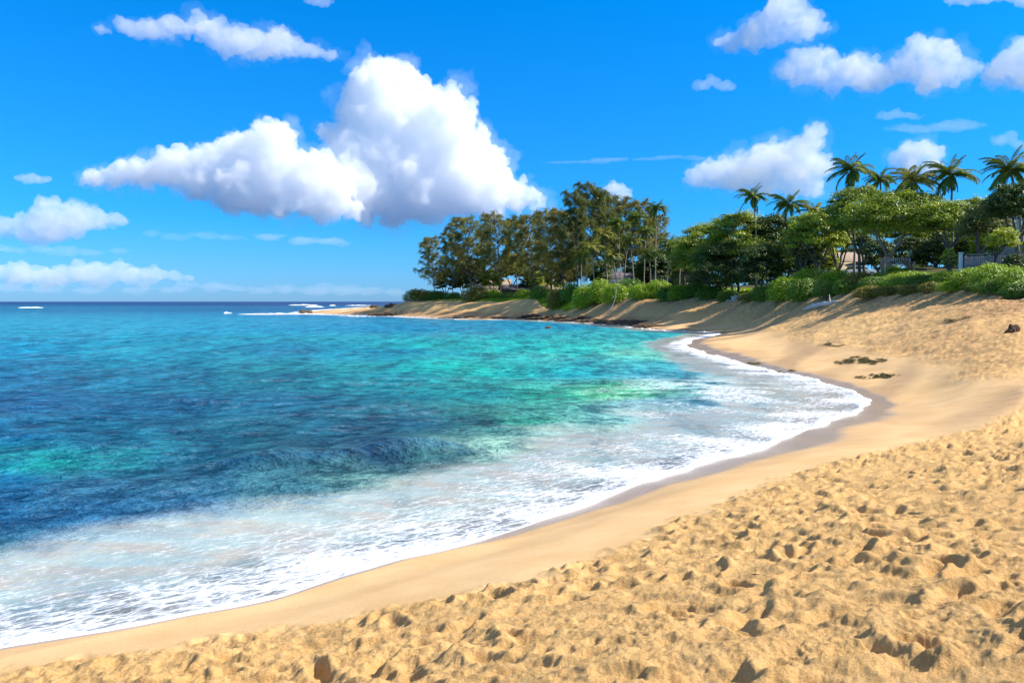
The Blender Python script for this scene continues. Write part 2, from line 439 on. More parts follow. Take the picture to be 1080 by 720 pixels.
def build_sand():
    pys = np.concatenate([np.linspace(2400, 1010, 60), np.arange(1000, 722, -2.2), np.arange(720, 330, -.72)])
    Dn = EYE * F / (pys - 318) * .60            # rows follow the falling ground
    Dn = Dn[Dn < 26]
    Df = np.concatenate([np.linspace(Dn[-1] + .17, 60, 200), np.linspace(60.3, 130, 230), np.linspace(130.6, 300, 200), np.exp(np.linspace(math.log(304), math.log(9000), 26))])
    Ds = np.concatenate([Dn, Df])
    us = np.concatenate([np.linspace(-3, -.8, 60)[:-1], np.linspace(-.8, .8, 1300), np.linspace(.8, 4, 90)[1:]])
    U, Dg = np.meshgrid(us, Ds)
    X = U * Dg; Y = Dg.copy()
    z, sd = terrain(X, Y, True)
    rpoly = np.array(list(ROUGH) + [(25, 29), (31, 33), (80, 30), (80, -20), (-30, -20)])
    rd = seg_dist(X, Y, np.array(ROUGH)); rin = inside(X, Y, rpoly)
    edge = np.where(rin, rd, -rd) + vn(X / .7, Y / .7, 21) * .35 + vn(X / .22, Y / .22, 22) * .12
    rough = sstep(-.15, .45, edge)
    hd = seg_dist(X, Y, np.array(HEDGE)); hpoly = np.array(HEDGE + [(9000, 14), (9000, 9000), (-200, 9000), (-60, 300)])
    hin = inside(X, Y, hpoly)
    hs = np.where(hin, hd, -hd)
    dune = sstep(.75, 1.25, z + .3 * vn(X / 5, Y / 5, 31)) * sstep(24, 33, Y)
    rough_all = np.maximum(rough, dune * .75)
    near = Y < 42
    dz = np.zeros_like(z)
    fv, fm = fp_sample(X, Y)
    churn = .80 + .40 * sstep(-.35, .45, fbm(X / 2.4, Y / 2.0, 2, 46))
    dz += fv * rough * 1.55 * churn * (.7 + .3 * sstep(4, 8, Y))
    dz += rough * (fbm(X / 1.6, Y / 1.6, 3, 41) * .05)
    nn = near & (rough > 0.01)
    xx, yy = X[nn], Y[nn]
    rdg = (1 - np.abs(fbm(xx / .22, yy / .22, 3, 44)) * 1.6)
    lump = fbm(xx / .34, yy / .34, 4, 42, .55)
    crumb = np.clip(fbm(xx / 1.1, yy / 1.1, 2, 49) - .1, 0, 1)
    dz[nn] += rough[nn] * churn[nn] * (lump * .034 + rdg * .004 + (1 - np.abs(fbm(xx / .13, yy / .13, 3, 47, .6)) * 1.5) * .006 * (1 + .8 * vn(xx / .8, yy / .8, 48)) + crumb * np.clip(fbm(xx / .06, yy / .06, 3, 45, .65), 0, 1) * .015)
    mid = (Y > 24) & (Y < 130)
    k = dune * mid * (1 - .3 * hin)
    dz += k * (fbm(X / 1.3, Y / .8, 4, 51, .65) * .085 + fbm(X / 7, Y / 3.5, 2, 52) * .12 + (1 - np.abs(vn(X / 9, (Y + X * .4) / 2.6, 53)) * 2) * .09)
    # ruts and shallow gullies that run down the dune face
    a = X * .94 + Y * .35
    dz += sstep(.6, 2.2, z) * sstep(40, 60, Y) * (1 - sstep(-1, 4, hs)) * np.abs(vn(a / 6.5, (Y - X) / 30, 61)) * .5
    dz += (1 - rough) * sstep(0.05, 1, sd) * vn(X / 2.2, Y / 1.1, 71) * .008
    z = z + dz
    Wv = np.interp(Y, [8, 12.6, 13.8, 16, 21, 27, 31, 40, 60, 90, 120, 300], [.10, .12, .35, .75, 1.4, 1.3, .7, .9, 1.7, 1.5, .8, 2.0])
    wet = 1 - sstep(.7, 1.15, (sd + vn(X / 3, Y / 3, 81) * .2 * Wv) / Wv)
    wet = np.where(sd < -.05, .9, wet)
    dband = (1 - sstep(1.0, 2.3, (sd + vn(X / 4, Y / 4, 82) * .6) / Wv)) * .45
    streak = sstep(.05, .5, vn((X * .8 - Y * .6) / 3.5 + 3, (X * .6 + Y * .8) / 16, 83)) * sstep(20, 26, Y) * (1 - rough) * (1 - dune * .5) * 1.0
    damp = np.clip(dband + streak, 0, 1)
    dirt = sstep(-9, 0, hs) * sstep(36, 44, Y) * .9 * (1 - sstep(150, 200, Y)) + dune * sstep(26, 34, Y) * (1 - sstep(44, 56, Y)) * .55
    ledge = sstep(.1, .5, z) * (1 - sstep(1.2, 1.8, z)) * sstep(118, 132, Y)
    dirt = np.maximum(dirt, ledge)
    veg = sstep(.3, 2.5, hs + vn(X / 2.5, Y / 2.5, 91) * 1.5)
    V = np.c_[X.ravel(), Y.ravel(), z.ravel()]
    me = mesh_np('sand_beach', V, grid_quads(len(Ds), len(us)), M_SAND, True)
    for k_, v_ in (('rough', rough_all), ('wet', wet), ('damp', damp), ('veg', veg), ('dirt', dirt)): fattr(me, k_, v_)
    tag(link('sand_beach', me), kind='structure')
build_sand()

# ------------------------------------------------------------------ sea
def lin(c):
    c = np.array(c, float) / 255
    return np.where(c <= .04045, c / 12.92, ((c + .055) / 1.055) ** 2.4)
WCOL = [((-300, 319), (0, 38, 92)), ((300, 319), (0, 40, 95)), ((700, 319), (0, 40, 95)), ((-300, 321), (5, 60, 110)), ((300, 321), (0, 55, 105)), ((0, 325), (15, 95, 130)), ((300, 326), (10, 80, 120)), ((500, 332), (10, 100, 150)),
        ((0, 345), (20, 135, 165)), ((150, 345), (25, 135, 165)), ((300, 345), (15, 125, 160)), ((420, 345), (10, 120, 160)), ((560, 346), (15, 130, 165)), ((640, 350), (40, 150, 160)),
        ((0, 370), (0, 125, 165)), ((150, 370), (15, 130, 155)), ((300, 370), (10, 110, 140)), ((400, 372), (0, 125, 150)), ((480, 366), (0, 150, 155)), ((560, 368), (0, 165, 165)), ((620, 372), (10, 165, 165)), ((680, 372), (110, 180, 165)),
        ((0, 400), (10, 95, 135)), ((150, 400), (15, 100, 130)), ((300, 400), (5, 95, 115)), ((400, 400), (0, 125, 140)), ((480, 390), (0, 160, 155)), ((540, 395), (0, 160, 160)), ((620, 395), (15, 150, 165)), ((700, 395), (60, 150, 170)), ((760, 405), (130, 160, 170)),
        ((0, 430), (5, 80, 125)), ((150, 430), (10, 85, 120)), ((300, 430), (5, 85, 115)), ((420, 425), (0, 100, 120)), ((500, 420), (0, 130, 140)), ((570, 420), (30, 150, 130)), ((640, 418), (90, 170, 130)), ((720, 430), (110, 155, 170)), ((800, 430), (150, 160, 175)),
        ((0, 460), (5, 95, 135)), ((100, 462), (5, 90, 120)), ((250, 460), (5, 75, 100)), ((350, 455), (15, 80, 105)), ((430, 452), (15, 75, 100)), ((500, 450), (10, 75, 90)), ((550, 450), (60, 150, 130)), ((620, 455), (120, 170, 165)), ((700, 465), (150, 175, 185)),
        ((0, 490), (5, 125, 135)), ((60, 492), (5, 132, 132)), ((120, 488), (12, 112, 125)), ((200, 490), (20, 90, 115)), ((300, 490), (25, 75, 95)), ((400, 485), (20, 65, 90)), ((460, 490), (40, 85, 95)), ((540, 480), (130, 165, 155)),  # the swell's dark face is painted in among these tones
        ((0, 520), (10, 95, 140)), ((100, 525), (45, 100, 130)), ((200, 520), (35, 90, 115)), ((300, 520), (50, 100, 115)), ((380, 510), (90, 130, 130)),
        ((0, 555), (15, 85, 130)), ((100, 550), (30, 90, 130)), ((200, 540), (35, 90, 125)), ((-300, 500), (5, 100, 130)), ((-300, 560), (5, 60, 110)), ((-200, 400), (10, 100, 130)), ((0, 585), (60, 110, 130))]
wcu, wcv, wcc = [], [], []
for (px, py), c in WCOL:
    x, y = W0(px, py); a, b = wc(np.array([x]), np.array([y])); wcu.append(a[0]); wcv.append(b[0]); wcc.append(lin(c))
wcu, wcv, wcc = np.array(wcu), np.array(wcv), np.array(wcc)

def water_material():
    m, nt = new_mat('sea_water')
    o = N(nt, 'ShaderNodeOutputMaterial')
    pos = N(nt, 'ShaderNodeNewGeometry').outputs['Position']
    foam, milk, clear, far = [attr_n(nt, k) for k in ('foam', 'milk', 'clear', 'far')]
    col = attr_n(nt, 'body', 'Color')
    # reef patches and sand tongues below: irregular change of the body colour
    rf = noise_n(nt, .35, 6, mapping(nt, pos, (.8, .35, 1)), .65)
    col = mixc(nt, maprange(nt, rf, .5, .68, 0, .45), col, mixc(nt, 1.0, col, (.55, .72, .78, 1), 'MULTIPLY'))
    rf2 = noise_n(nt, .22, 5, mapping(nt, pos, (1, .45, 1), (0, 0, .3)), .6)
    col = mixc(nt, math_n(nt, 'MULTIPLY', maprange(nt, rf2, .54, .7, 0, .5), math_n(nt, 'SUBTRACT', 1, far)), col, mixc(nt, 1.0, col, (1.2, 1.35, 1.1, 1), 'MULTIPLY'))
    sw = noise_n(nt, .9, 5, mapping(nt, pos, (.7, 1.6, 1), (0, 0, .35)), .6)
    milkc = mixc(nt, maprange(nt, sw, .42, .6), (.34, .42, .38, 1), (.38, .36, .29, 1))
    col = mixc(nt, milk, col, milkc)
    # ripples, with their lit and dark faces also painted into the body colour
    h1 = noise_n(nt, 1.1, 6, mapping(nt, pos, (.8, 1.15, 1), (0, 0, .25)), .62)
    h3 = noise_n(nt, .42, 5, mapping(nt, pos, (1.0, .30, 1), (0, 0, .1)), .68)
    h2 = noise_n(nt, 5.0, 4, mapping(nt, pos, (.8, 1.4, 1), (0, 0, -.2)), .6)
    hh = math_n(nt, 'ADD', math_n(nt, 'MULTIPLY', h1, 1.0), math_n(nt, 'MULTIPLY', h2, .22))
    bp = N(nt, 'ShaderNodeBump'); bp.inputs['Distance'].default_value = 1.1; setin(nt, bp, 'Height', hh)
    setin(nt, bp, 'Strength', maprange(nt, milk, 0, 1, .9, .12))
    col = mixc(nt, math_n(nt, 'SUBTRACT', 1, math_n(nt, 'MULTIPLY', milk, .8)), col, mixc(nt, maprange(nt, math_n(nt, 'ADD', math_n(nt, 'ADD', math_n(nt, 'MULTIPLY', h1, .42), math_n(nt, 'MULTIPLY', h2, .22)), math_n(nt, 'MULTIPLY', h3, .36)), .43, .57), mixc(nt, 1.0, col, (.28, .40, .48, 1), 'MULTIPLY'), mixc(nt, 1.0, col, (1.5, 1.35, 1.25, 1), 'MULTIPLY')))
    dsh = noise_n(nt, 2.3, 4, mapping(nt, pos, (.55, 1.1, 1), (0, 0, .15)), .55)  # dashes of dark wave face, painted into the colour
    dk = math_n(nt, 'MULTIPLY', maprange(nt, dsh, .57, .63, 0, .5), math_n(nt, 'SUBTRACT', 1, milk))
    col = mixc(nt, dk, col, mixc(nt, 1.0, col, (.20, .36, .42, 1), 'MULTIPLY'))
    dsf = noise_n(nt, .75, 4, mapping(nt, pos, (.8, .22, 1)), .6)  # longer dashes for distant wave faces, painted in too
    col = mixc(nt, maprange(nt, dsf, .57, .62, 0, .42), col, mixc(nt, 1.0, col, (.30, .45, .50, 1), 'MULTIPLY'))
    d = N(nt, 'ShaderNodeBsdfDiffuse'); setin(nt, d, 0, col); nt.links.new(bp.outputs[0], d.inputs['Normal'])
    t = N(nt, 'ShaderNodeBsdfTransparent'); t.inputs[0].default_value = (.92, .97, .98, 1)
    body = N(nt, 'ShaderNodeMixShader'); setin(nt, body, 0, clear); nt.links.new(d.outputs[0], body.inputs[1]); nt.links.new(t.outputs[0], body.inputs[2])
    g = N(nt, 'ShaderNodeBsdfGlossy'); setin(nt, g, 'Roughness', maprange(nt, far, 0, 1, .07, .3)); nt.links.new(bp.outputs[0], g.inputs['Normal'])
    g.inputs[0].default_value = (.95, .97, 1, 1)
    fr = N(nt, 'ShaderNodeFresnel'); fr.inputs[0].default_value = 1.33; nt.links.new(bp.outputs[0], fr.inputs['Normal'])
    fc = math_n(nt, 'MINIMUM', fr.outputs[0], maprange(nt, far, 0, 1, .55, .14))
    surf = N(nt, 'ShaderNodeMixShader'); setin(nt, surf, 0, fc); nt.links.new(body.outputs[0], surf.inputs[1]); nt.links.new(g.outputs[0], surf.inputs[2])
    # foam lace
    pr = mapping(nt, pos, (1, 1, 1), (0, 0, -.70))
    wz = N(nt, 'ShaderNodeTexNoise'); wz.inputs['Scale'].default_value = 1.7; wz.inputs['Detail'].default_value = 4; setin(nt, wz, 'Vector', pr)
    wv = N(nt, 'ShaderNodeVectorMath', operation='MULTIPLY_ADD'); setin(nt, wv, 0, wz.outputs['Color']); wv.inputs[1].default_value = (.45, .45, 0); setin(nt, wv, 2, pr)
    st = mapping(nt, wv.outputs[0], (.75, 2.0, 1))
    v1 = N(nt, 'ShaderNodeTexVoronoi', feature='DISTANCE_TO_EDGE'); v1.inputs['Scale'].default_value = 2.6; setin(nt, v1, 'Vector', st)
    v2 = N(nt, 'ShaderNodeTexVoronoi', feature='DISTANCE_TO_EDGE'); v2.inputs['Scale'].default_value = 8; setin(nt, v2, 'Vector', st)
    f1 = noise_n(nt, 3.4, 8, mapping(nt, pr, (.5, 1.9, 1)), .72)
    f2 = noise_n(nt, 17, 6, mapping(nt, pr, (.6, 1.6, 1)), .75)
    lace = math_n(nt, 'ADD', math_n(nt, 'MULTIPLY', maprange(nt, v1.outputs[0], 0, .22, 1, 0), .20), math_n(nt, 'MULTIPLY', maprange(nt, v2.outputs[0], 0, .2, 1, 0), .16))
    lace = math_n(nt, 'ADD', lace, math_n(nt, 'MULTIPLY', f1, .95))
    lace = math_n(nt, 'ADD', lace, math_n(nt, 'MULTIPLY', f2, .74))
    tot = math_n(nt, 'ADD', lace, math_n(nt, 'MULTIPLY', foam, 1.0))
    fm = maprange(nt, tot, 1.26, 1.78, 0, 1, True)
    fm = math_n(nt, 'MULTIPLY', fm, maprange(nt, foam, .02, .12))
    bf = N(nt, 'ShaderNodeBump'); bf.inputs['Distance'].default_value = .06; bf.inputs['Strength'].default_value = .6; setin(nt, bf, 'Height', tot)
    fd = N(nt, 'ShaderNodeBsdfDiffuse'); fd.inputs[0].default_value = (.83, .86, .90, 1); nt.links.new(bf.outputs[0], fd.inputs['Normal'])
    fin = N(nt, 'ShaderNodeMixShader'); setin(nt, fin, 0, fm); nt.links.new(surf.outputs[0], fin.inputs[1]); nt.links.new(fd.outputs[0], fin.inputs[2])
    nt.links.new(fin.outputs[0], o.inputs[0])
    return m

def build_sea():
    pys = np.concatenate([np.linspace(1500, 760, 60), np.arange(755, 336, -.7)])
    Dn = EYE * F / (pys - 318)
    Ds = np.concatenate([Dn, np.exp(np.linspace(math.log(Dn[-1] * 1.02), math.log(1500), 150)), np.exp(np.linspace(math.log(1600), math.log(90000), 30))])
    us = np.concatenate([np.linspace(-3.5, -.85, 50)[:-1], np.linspace(-.85, .75, 1100), np.linspace(.75, 2, 30)[1:]])
    U, Y = np.meshgrid(us, Ds); X = U * Y
    zt, sd = terrain(X, Y, True)
    dep = np.clip(-zt, 0, 5)
    s = np.clip(-sd, 0, None)
    row = Y * Y / (EYE * F) * .7
    z = np.zeros_like(X)
    ca, sa = math.cos(.28), math.sin(.28)
    p = X * ca + Y * sa; q = -X * sa + Y * ca
    off = sstep(.8, 7, s)
    for lam, amp, sd_ in ((11, .13, 1), (5.5, .085, 2), (2.6, .05, 3), (1.25, .028, 4), (.6, .013, 5)):
        fade = 1 - sstep(.22, .5, row / lam)
        n = vn(p / (lam * 1.7) + sd_ * 9, q / lam, 100 + sd_)
        z += (1 - np.abs(n) * 2.2) * amp * fade * off * .9
    # one low swell standing up before it breaks
    for (pxa, pya, pxb, pyb, hh, wd) in ((205, 500, 505, 474, .40, .95), (-60, 452, 180, 440, .12, 1.3), (520, 455, 640, 436, .10, 1.2), (250, 440, 520, 425, .12, 1.4)):
        ax, ay = W0(pxa, pya); bx, by = W0(pxb, pyb)
        L = math.hypot(bx - ax, by - ay); dx, dy = (bx - ax) / L, (by - ay) / L
        t = ((X - ax) * dx + (Y - ay) * dy) / L; dd = (X - ax) * -dy + (Y - ay) * dx + vn(X / 3.5, Y / 3.5, 120) * .35
        prof = np.exp(-np.clip(dd, None, 0) ** 2 / (wd * .55) ** 2) * (dd < 0) + np.exp(-np.clip(dd, 0, None) ** 2 / (wd * 1.6) ** 2) * (dd >= 0)
        z += hh * prof * sstep(-.15, .35, t) * (1 - sstep(.6, 1.1, t)) * (.85 + .3 * vn(X / 3, Y / 4, 121))
    FW = np.interp(Y, [7, 9.2, 12, 15, 21, 27, 31, 45, 55, 75, 110, 140, 180, 250], [2.9, 3.3, 3.9, 4.4, 4.6, 4.2, 3.4, 3.6, 3.0, 3.0, 3, 2, 3, 8])
    FW = FW * (1 + .25 * vn(X / 3.5, Y / 3.5, 131))
    a = np.clip(1 - s / FW, 0, 1)
    edge_w = np.interp(Y, [8, 12, 15, 20, 30, 38, 44, 52, 75, 95, 120, 250], [.16, .2, .35, .7, .7, .35, .8, 2.0, 2.6, 1.2, .5, 3])
    edge_w = edge_w * .7 * np.clip(.75 + 1.1 * vn(X / 2.1, Y / 2.1, 132), .25, 1.7)
    rimf = (1 - sstep(.2, 1.0, s / edge_w))
    foam = np.clip(a ** .7 * .66 * (.85 + .5 * vn(X / 2.4, Y / 1.6, 135)) + rimf * .5, 0, 1.2)
    mw = np.interp(Y, [8, 12, 15, 18, 22, 27, 35, 60, 120, 200], [3.6, 4.2, 4.7, 5.0, 5.6, 6.2, 6, 4, 4, 6]) * (1 + .2 * vn(X / 4.5, Y / 4.5, 134))
    milk = 1 - sstep(.72, 1.08, s / mw + vn(X / 2.5, Y / 1.8, 133) * .14)
    milk0 = milk * off
    # scattered remains of foam on the shallow water to the right
    ax, ay = W0(760, 415)
    blob = np.exp(-(((X - ax) / 7) ** 2 + ((Y - ay) / 9) ** 2))
    foam = np.maximum(foam, blob * .47 * sstep(0.02, .5, vn(X / 2.6, Y / 1.4, 140) + .35))
    blob2 = np.exp(-((s - FW * 1.15) / (FW * .3)) ** 2) * sstep(.1, .5, vn(X / 1.8, Y / 1.0, 141)) * (Y < 60)
    
    foam = np.maximum(foam, milk0 * .42 * (.75 + .6 * vn(X / 1.9, Y / 1.3, 143)))
    z += foam * .018 * sstep(0, .12, s) + rimf * .035 * sstep(0, .09, s) * np.clip(Y / 14, .6, 2)
    clear = (1 - sstep(.02, .35, dep)) * .75 * (Y < 200)
    far = sstep(90, 700, Y)
    u, v = wc(X, Y)
    u2 = u + fbm(X / 9, Y / 9, 2, 150) * .05; v2 = v + fbm(X / 7 + 5, Y / 7, 2, 151) * .05
    num = np.zeros(X.shape + (3,)); den = np.zeros(X.shape)
    for i in range(len(wcu)):
        w = 1 / (((u2 - wcu[i]) * 1.0) ** 2 + ((v2 - wcv[i]) * 1.9) ** 2 + .0009) ** 1.7
        num += w[..., None] * wcc[i]; den += w
    bodyc = num / den[..., None] * WATER_GAIN * [.9, 1.06, 1.04] + [.010, .010, .006]
    V = np.c_[X.ravel(), Y.ravel(), z.ravel()]
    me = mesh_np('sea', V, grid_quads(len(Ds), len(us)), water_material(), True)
    fattr(me, 'foam', foam); fattr(me, 'milk', milk); fattr(me, 'clear', clear); fattr(me, 'far', far)
    cattr(me, 'body', bodyc.reshape(-1, 3))
    tag(link('sea', me), kind='structure')
WATER_GAIN = 1.3
build_sea()

# ------------------------------------------------------------------ plant building blocks
M_BARK = simple_mat('bark', (.17, .13, .10), .9, .4, 4, .6, 30)
M_PALMBARK = simple_mat('palm_bark', (.36, .30, .23), .9, .35, 6, .6, 25)
M_DARKBARK = simple_mat('dark_bark', (.09, .065, .05), .9, .4, 4, .6, 30)
M_NEEDLE = leaf_mat('ironwood_needles', (.15, .165, .045), (.29, .25, .075), .42, .04)
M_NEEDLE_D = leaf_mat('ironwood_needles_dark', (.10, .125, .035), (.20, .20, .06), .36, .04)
M_NEEDLE_G = leaf_mat('ironwood_needles_golden', (.24, .19, .05), (.36, .28, .08), .4, .04)
M_PALM = leaf_mat('palm_leaf', (.09, .155, .03), (.20, .25, .045), .42, .14)
M_PALM_L = leaf_mat('palm_leaf_light', (.22, .25, .045), (.40, .36, .09), .40, .10)
M_PALM_D = leaf_mat('palm_leaf_dead', (.20, .13, .06), (.30, .21, .11), .2, .05)
M_LEAF = leaf_mat('broad_leaf', (.09, .16, .015), (.42, .48, .045), .42, .12)
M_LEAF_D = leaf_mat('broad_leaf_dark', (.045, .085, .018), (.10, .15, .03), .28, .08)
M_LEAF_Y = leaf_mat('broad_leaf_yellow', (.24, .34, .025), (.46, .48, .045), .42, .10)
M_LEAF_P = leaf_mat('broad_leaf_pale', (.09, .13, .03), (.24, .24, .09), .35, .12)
M_SHRUB = leaf_mat('shrub_leaf', (.16, .29, .015), (.38, .50, .035), .42, .12)
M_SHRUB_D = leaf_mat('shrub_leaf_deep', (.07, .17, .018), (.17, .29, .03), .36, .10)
M_SHRUB_O = leaf_mat('shrub_leaf_olive', (.13, .16, .02), (.30, .25, .05), .38, .10)

def unit(v): return v / (np.linalg.norm(v, axis=-1, keepdims=True) + 1e-9)

def leaf_mesh(name, C, Nr, L, Wd, m, r, axis=None, var=None):
    """one kite-shaped quad per leaf"""
    n = len(C)
    if axis is None: axis = r.normal(size=(n, 3))
    ax = unit(axis - Nr * (axis * Nr).sum(1, keepdims=True) * .8)
    sd = unit(np.cross(Nr, ax))
    L = np.broadcast_to(np.asarray(L, float).reshape(-1, 1), (n, 1)) * (.7 + .6 * r.rand(n, 1)); Wd = np.broadcast_to(np.asarray(Wd, float).reshape(-1, 1), (n, 1)) * (.7 + .6 * r.rand(n, 1))
    V = np.stack([C - ax * L * .5, C + sd * Wd * .5 + ax * L * .08, C + ax * L * .5, C - sd * Wd * .5 + ax * L * .08], 1).reshape(-1, 3)
    me = mesh_np(name, V, np.arange(n * 4).reshape(-1, 4), m)
    lv = r.rand(n) if var is None else np.clip(var + (r.rand(n) - .5) * .5, 0, 1)
    fattr(me, 'leaf', np.repeat(lv, 4))
    return me

def tube(paths, sides=7):
    """paths: list of (pts, radii) -> verts, quads"""
    Vs, Qs, off = [], [], 0
    for pts, rad in paths:
        pts = np.array(pts, float); k = len(pts)
        rad = np.interp(np.linspace(0, 1, k), np.linspace(0, 1, len(rad)), rad)
        tg = unit(np.gradient(pts, axis=0))
        ref = np.array([0.3, .95, .1]); a = unit(np.cross(tg, ref)); b = np.cross(tg, a)
        th = np.arange(sides) / sides * 2 * np.pi
        ring = pts[:, None] + rad[:, None, None] * (np.cos(th)[None, :, None] * a[:, None] + np.sin(th)[None, :, None] * b[:, None])
        Vs.append(ring.reshape(-1, 3))
        for i in range(k - 1):
            for j in range(sides):
                j2 = (j + 1) % sides
                Qs.append((off + i * sides + j, off + i * sides + j2, off + (i + 1) * sides + j2, off + (i + 1) * sides + j))
        off += k * sides
    return np.vstack(Vs), np.array(Qs)

def bend(p0, p1, sag=(0, 0, 0), n=7, wob=.0, r=None):
    t = np.linspace(0, 1, n)[:, None]
    q = np.array(p0)[None] * (1 - t) + np.array(p1)[None] * t + np.array(sag)[None] * (4 * t * (1 - t))
    if wob and r is not None: q[1:-1] += r.normal(size=(n - 2, 3)) * wob
    return q

# ---- ironwood (casuarina): height 1 unit = 1 m here, built at 20 m
def ironwood_meshes(seed, H, Rw, m, dense=1.0, wind=-.18, low=.28):
    r = np.random.RandomState(seed)
    paths = []; C = []; AX = []; VR = []
    tr = bend((0, 0, -.5), (wind * H * .45, r.normal() * .4, H), (wind * H * -.12, 0, 0), 12, .12, r)
    paths.append((tr, [H * .011, H * .007, H * .0015]))
    nb = int(44 * dense)
    for i in range(nb):
        h = low + (1 - low) * (i + .5) / nb
        b0 = tr[0] + (tr[-1] - tr[0]) * 0
        k = h * (len(tr) - 1); a = int(k); f = k - a; a = min(a, len(tr) - 2)
        b0 = tr[a] * (1 - f) + tr[a + 1] * f
        th = i * 2.4 + r.rand() * .8
        ln = Rw * (1.15 - h) ** .55 * (.5 + .7 * r.rand()) * 1.2
        up = ln * (.35 + .6 * r.rand())
        e = b0 + np.array([math.cos(th) * ln + wind * ln * .8, math.sin(th) * ln, up])
        bp = bend(b0, e, (0, 0, ln * .12), 8, ln * .02, r)
        paths.append((bp, [H * .005, H * .0012]))
        ns = int(21 * dense)
        vv = r.rand()
        for s in range(ns):
            t = .2 + .85 * r.rand() ** .7
            k = min(t, 1) * 7; a = min(int(k), 6); f = k - a
            p = bp[a] * (1 - f) + bp[a + 1] * f
            dr = unit(np.array([math.cos(th) + wind * 2.0 + r.normal() * .6, math.sin(th) + r.normal() * .6, .25 + r.normal() * .35]))
            sl = .9 + .9 * r.rand()
            n = 15
            tt = r.rand(n)[:, None]
            q = p + dr * sl * tt + np.array([0, 0, -.45]) * (tt ** 2) * sl + r.normal(size=(n, 3)) * .10
            ax = dr * .9 + np.array([wind * 1.0, 0, -.9]) + r.normal(size=(n, 3)) * .42
            C.append(q + unit(ax) * .25); AX.append(ax); VR.append(np.full(n, vv * .6 + .4 * r.rand()))
    C = np.vstack(C); AX = unit(np.vstack(AX)); n = len(C)
    Nr = unit(np.cross(AX, r.normal(size=(n, 3))))
    crown = leaf_mesh('crown', C, Nr, .85, .085, m, r, AX, np.concatenate(VR))
    V, Q = tube(paths, 5)
    return mesh_np('trunk', V, Q, M_BARK, True), crown

IRON = [ironwood_meshes(s, 20, w, m, d, wi, lo) for s, w, m, d, wi, lo in
        ((1, 5.2, M_NEEDLE, 1.05, -.24, .20), (2, 5.6, M_NEEDLE, 1.0, -.18, .22), (3, 4.2, M_NEEDLE_D, 1.25, -.05, .18), (4, 4.6, M_NEEDLE_G, 1.3, -.08, .12), (5, 4.8, M_NEEDLE_D, 1.05, -.12, .25))]
IW = [  # px, D, top py, width factor, variant, label
    (458, 236, 250, .82, 0, 'small wind-bent ironwood at the very tip of the point, leftmost tree'),
    (478, 232, 246, .75, 1, 'second ironwood from the tip of the point, thin bare trunk'),
    (497, 228, 229, 1.0, 0, 'tall feathery ironwood behind the round green bush on the point'),
    (512, 238, 240, .8, 4, 'darker ironwood standing just right of the tall feathery one'),
    (528, 222, 227, .95, 1, 'airy ironwood in front of the grey hut, sky showing through it'),
    (545, 230, 230, .8, 4, 'slim dark ironwood directly behind the grey hut'),
    (562, 216, 226, .95, 0, 'airy ironwood right of the grey hut with two bare trunks showing'),
    (582, 210, 224, .85, 1, 'loose ironwood with brushy top left of the golden one'),
    (594, 190, 222, .95, 3, 'golden brown bushy ironwood left of the dense dark one'),
    (609, 184, 206, .80, 2, 'dense dark column-shaped ironwood reaching low to the hedge'),
    (626, 200, 197, .95, 2, 'tallest ironwood with a spiky top above the palm grove'),
    (641, 206, 205, .85, 4, 'dark ironwood right behind the tallest one'),
    (662, 212, 211, .95, 4, 'ironwood with a ragged crown behind the middle of the palm grove'),
    (682, 210, 214, .8, 1, 'thin topped ironwood behind the tall palm of the grove'),
    (698, 215, 226, .85, 0, 'pale feathery ironwood at the right end of the palm grove'),
    (488, 250, 262, .8, 4, 'low dark ironwood filling the back of the point grove'),
    (616, 182, 262, .42, 4, 'short dark cypress-like ironwood at the foot of the column-shaped one'),
    (572, 240, 252, .9, 2, 'low dark ironwood far back between airy trunks'),
    (650, 235, 236, 1.0, 2, 'broad dark ironwood closing the gap behind the palm crowns'),
]
def place(px, D): return XY(px, D)
for i, (px, D, top, wf, var, lab) in enumerate(IW):
    x, y = place(px, D); z = gz(x, y); H = P(px, top, D).z - z
    s = H / 20.5
    root = empty('ironwood_tree', (x, y, z), random.uniform(-.5, .5), (s * wf, s * wf, s))
    tag(root, lab, 'tree', 'ironwood trees on the point')
    link('trunk', IRON[var][0], root); link('crown', IRON[var][1], root)

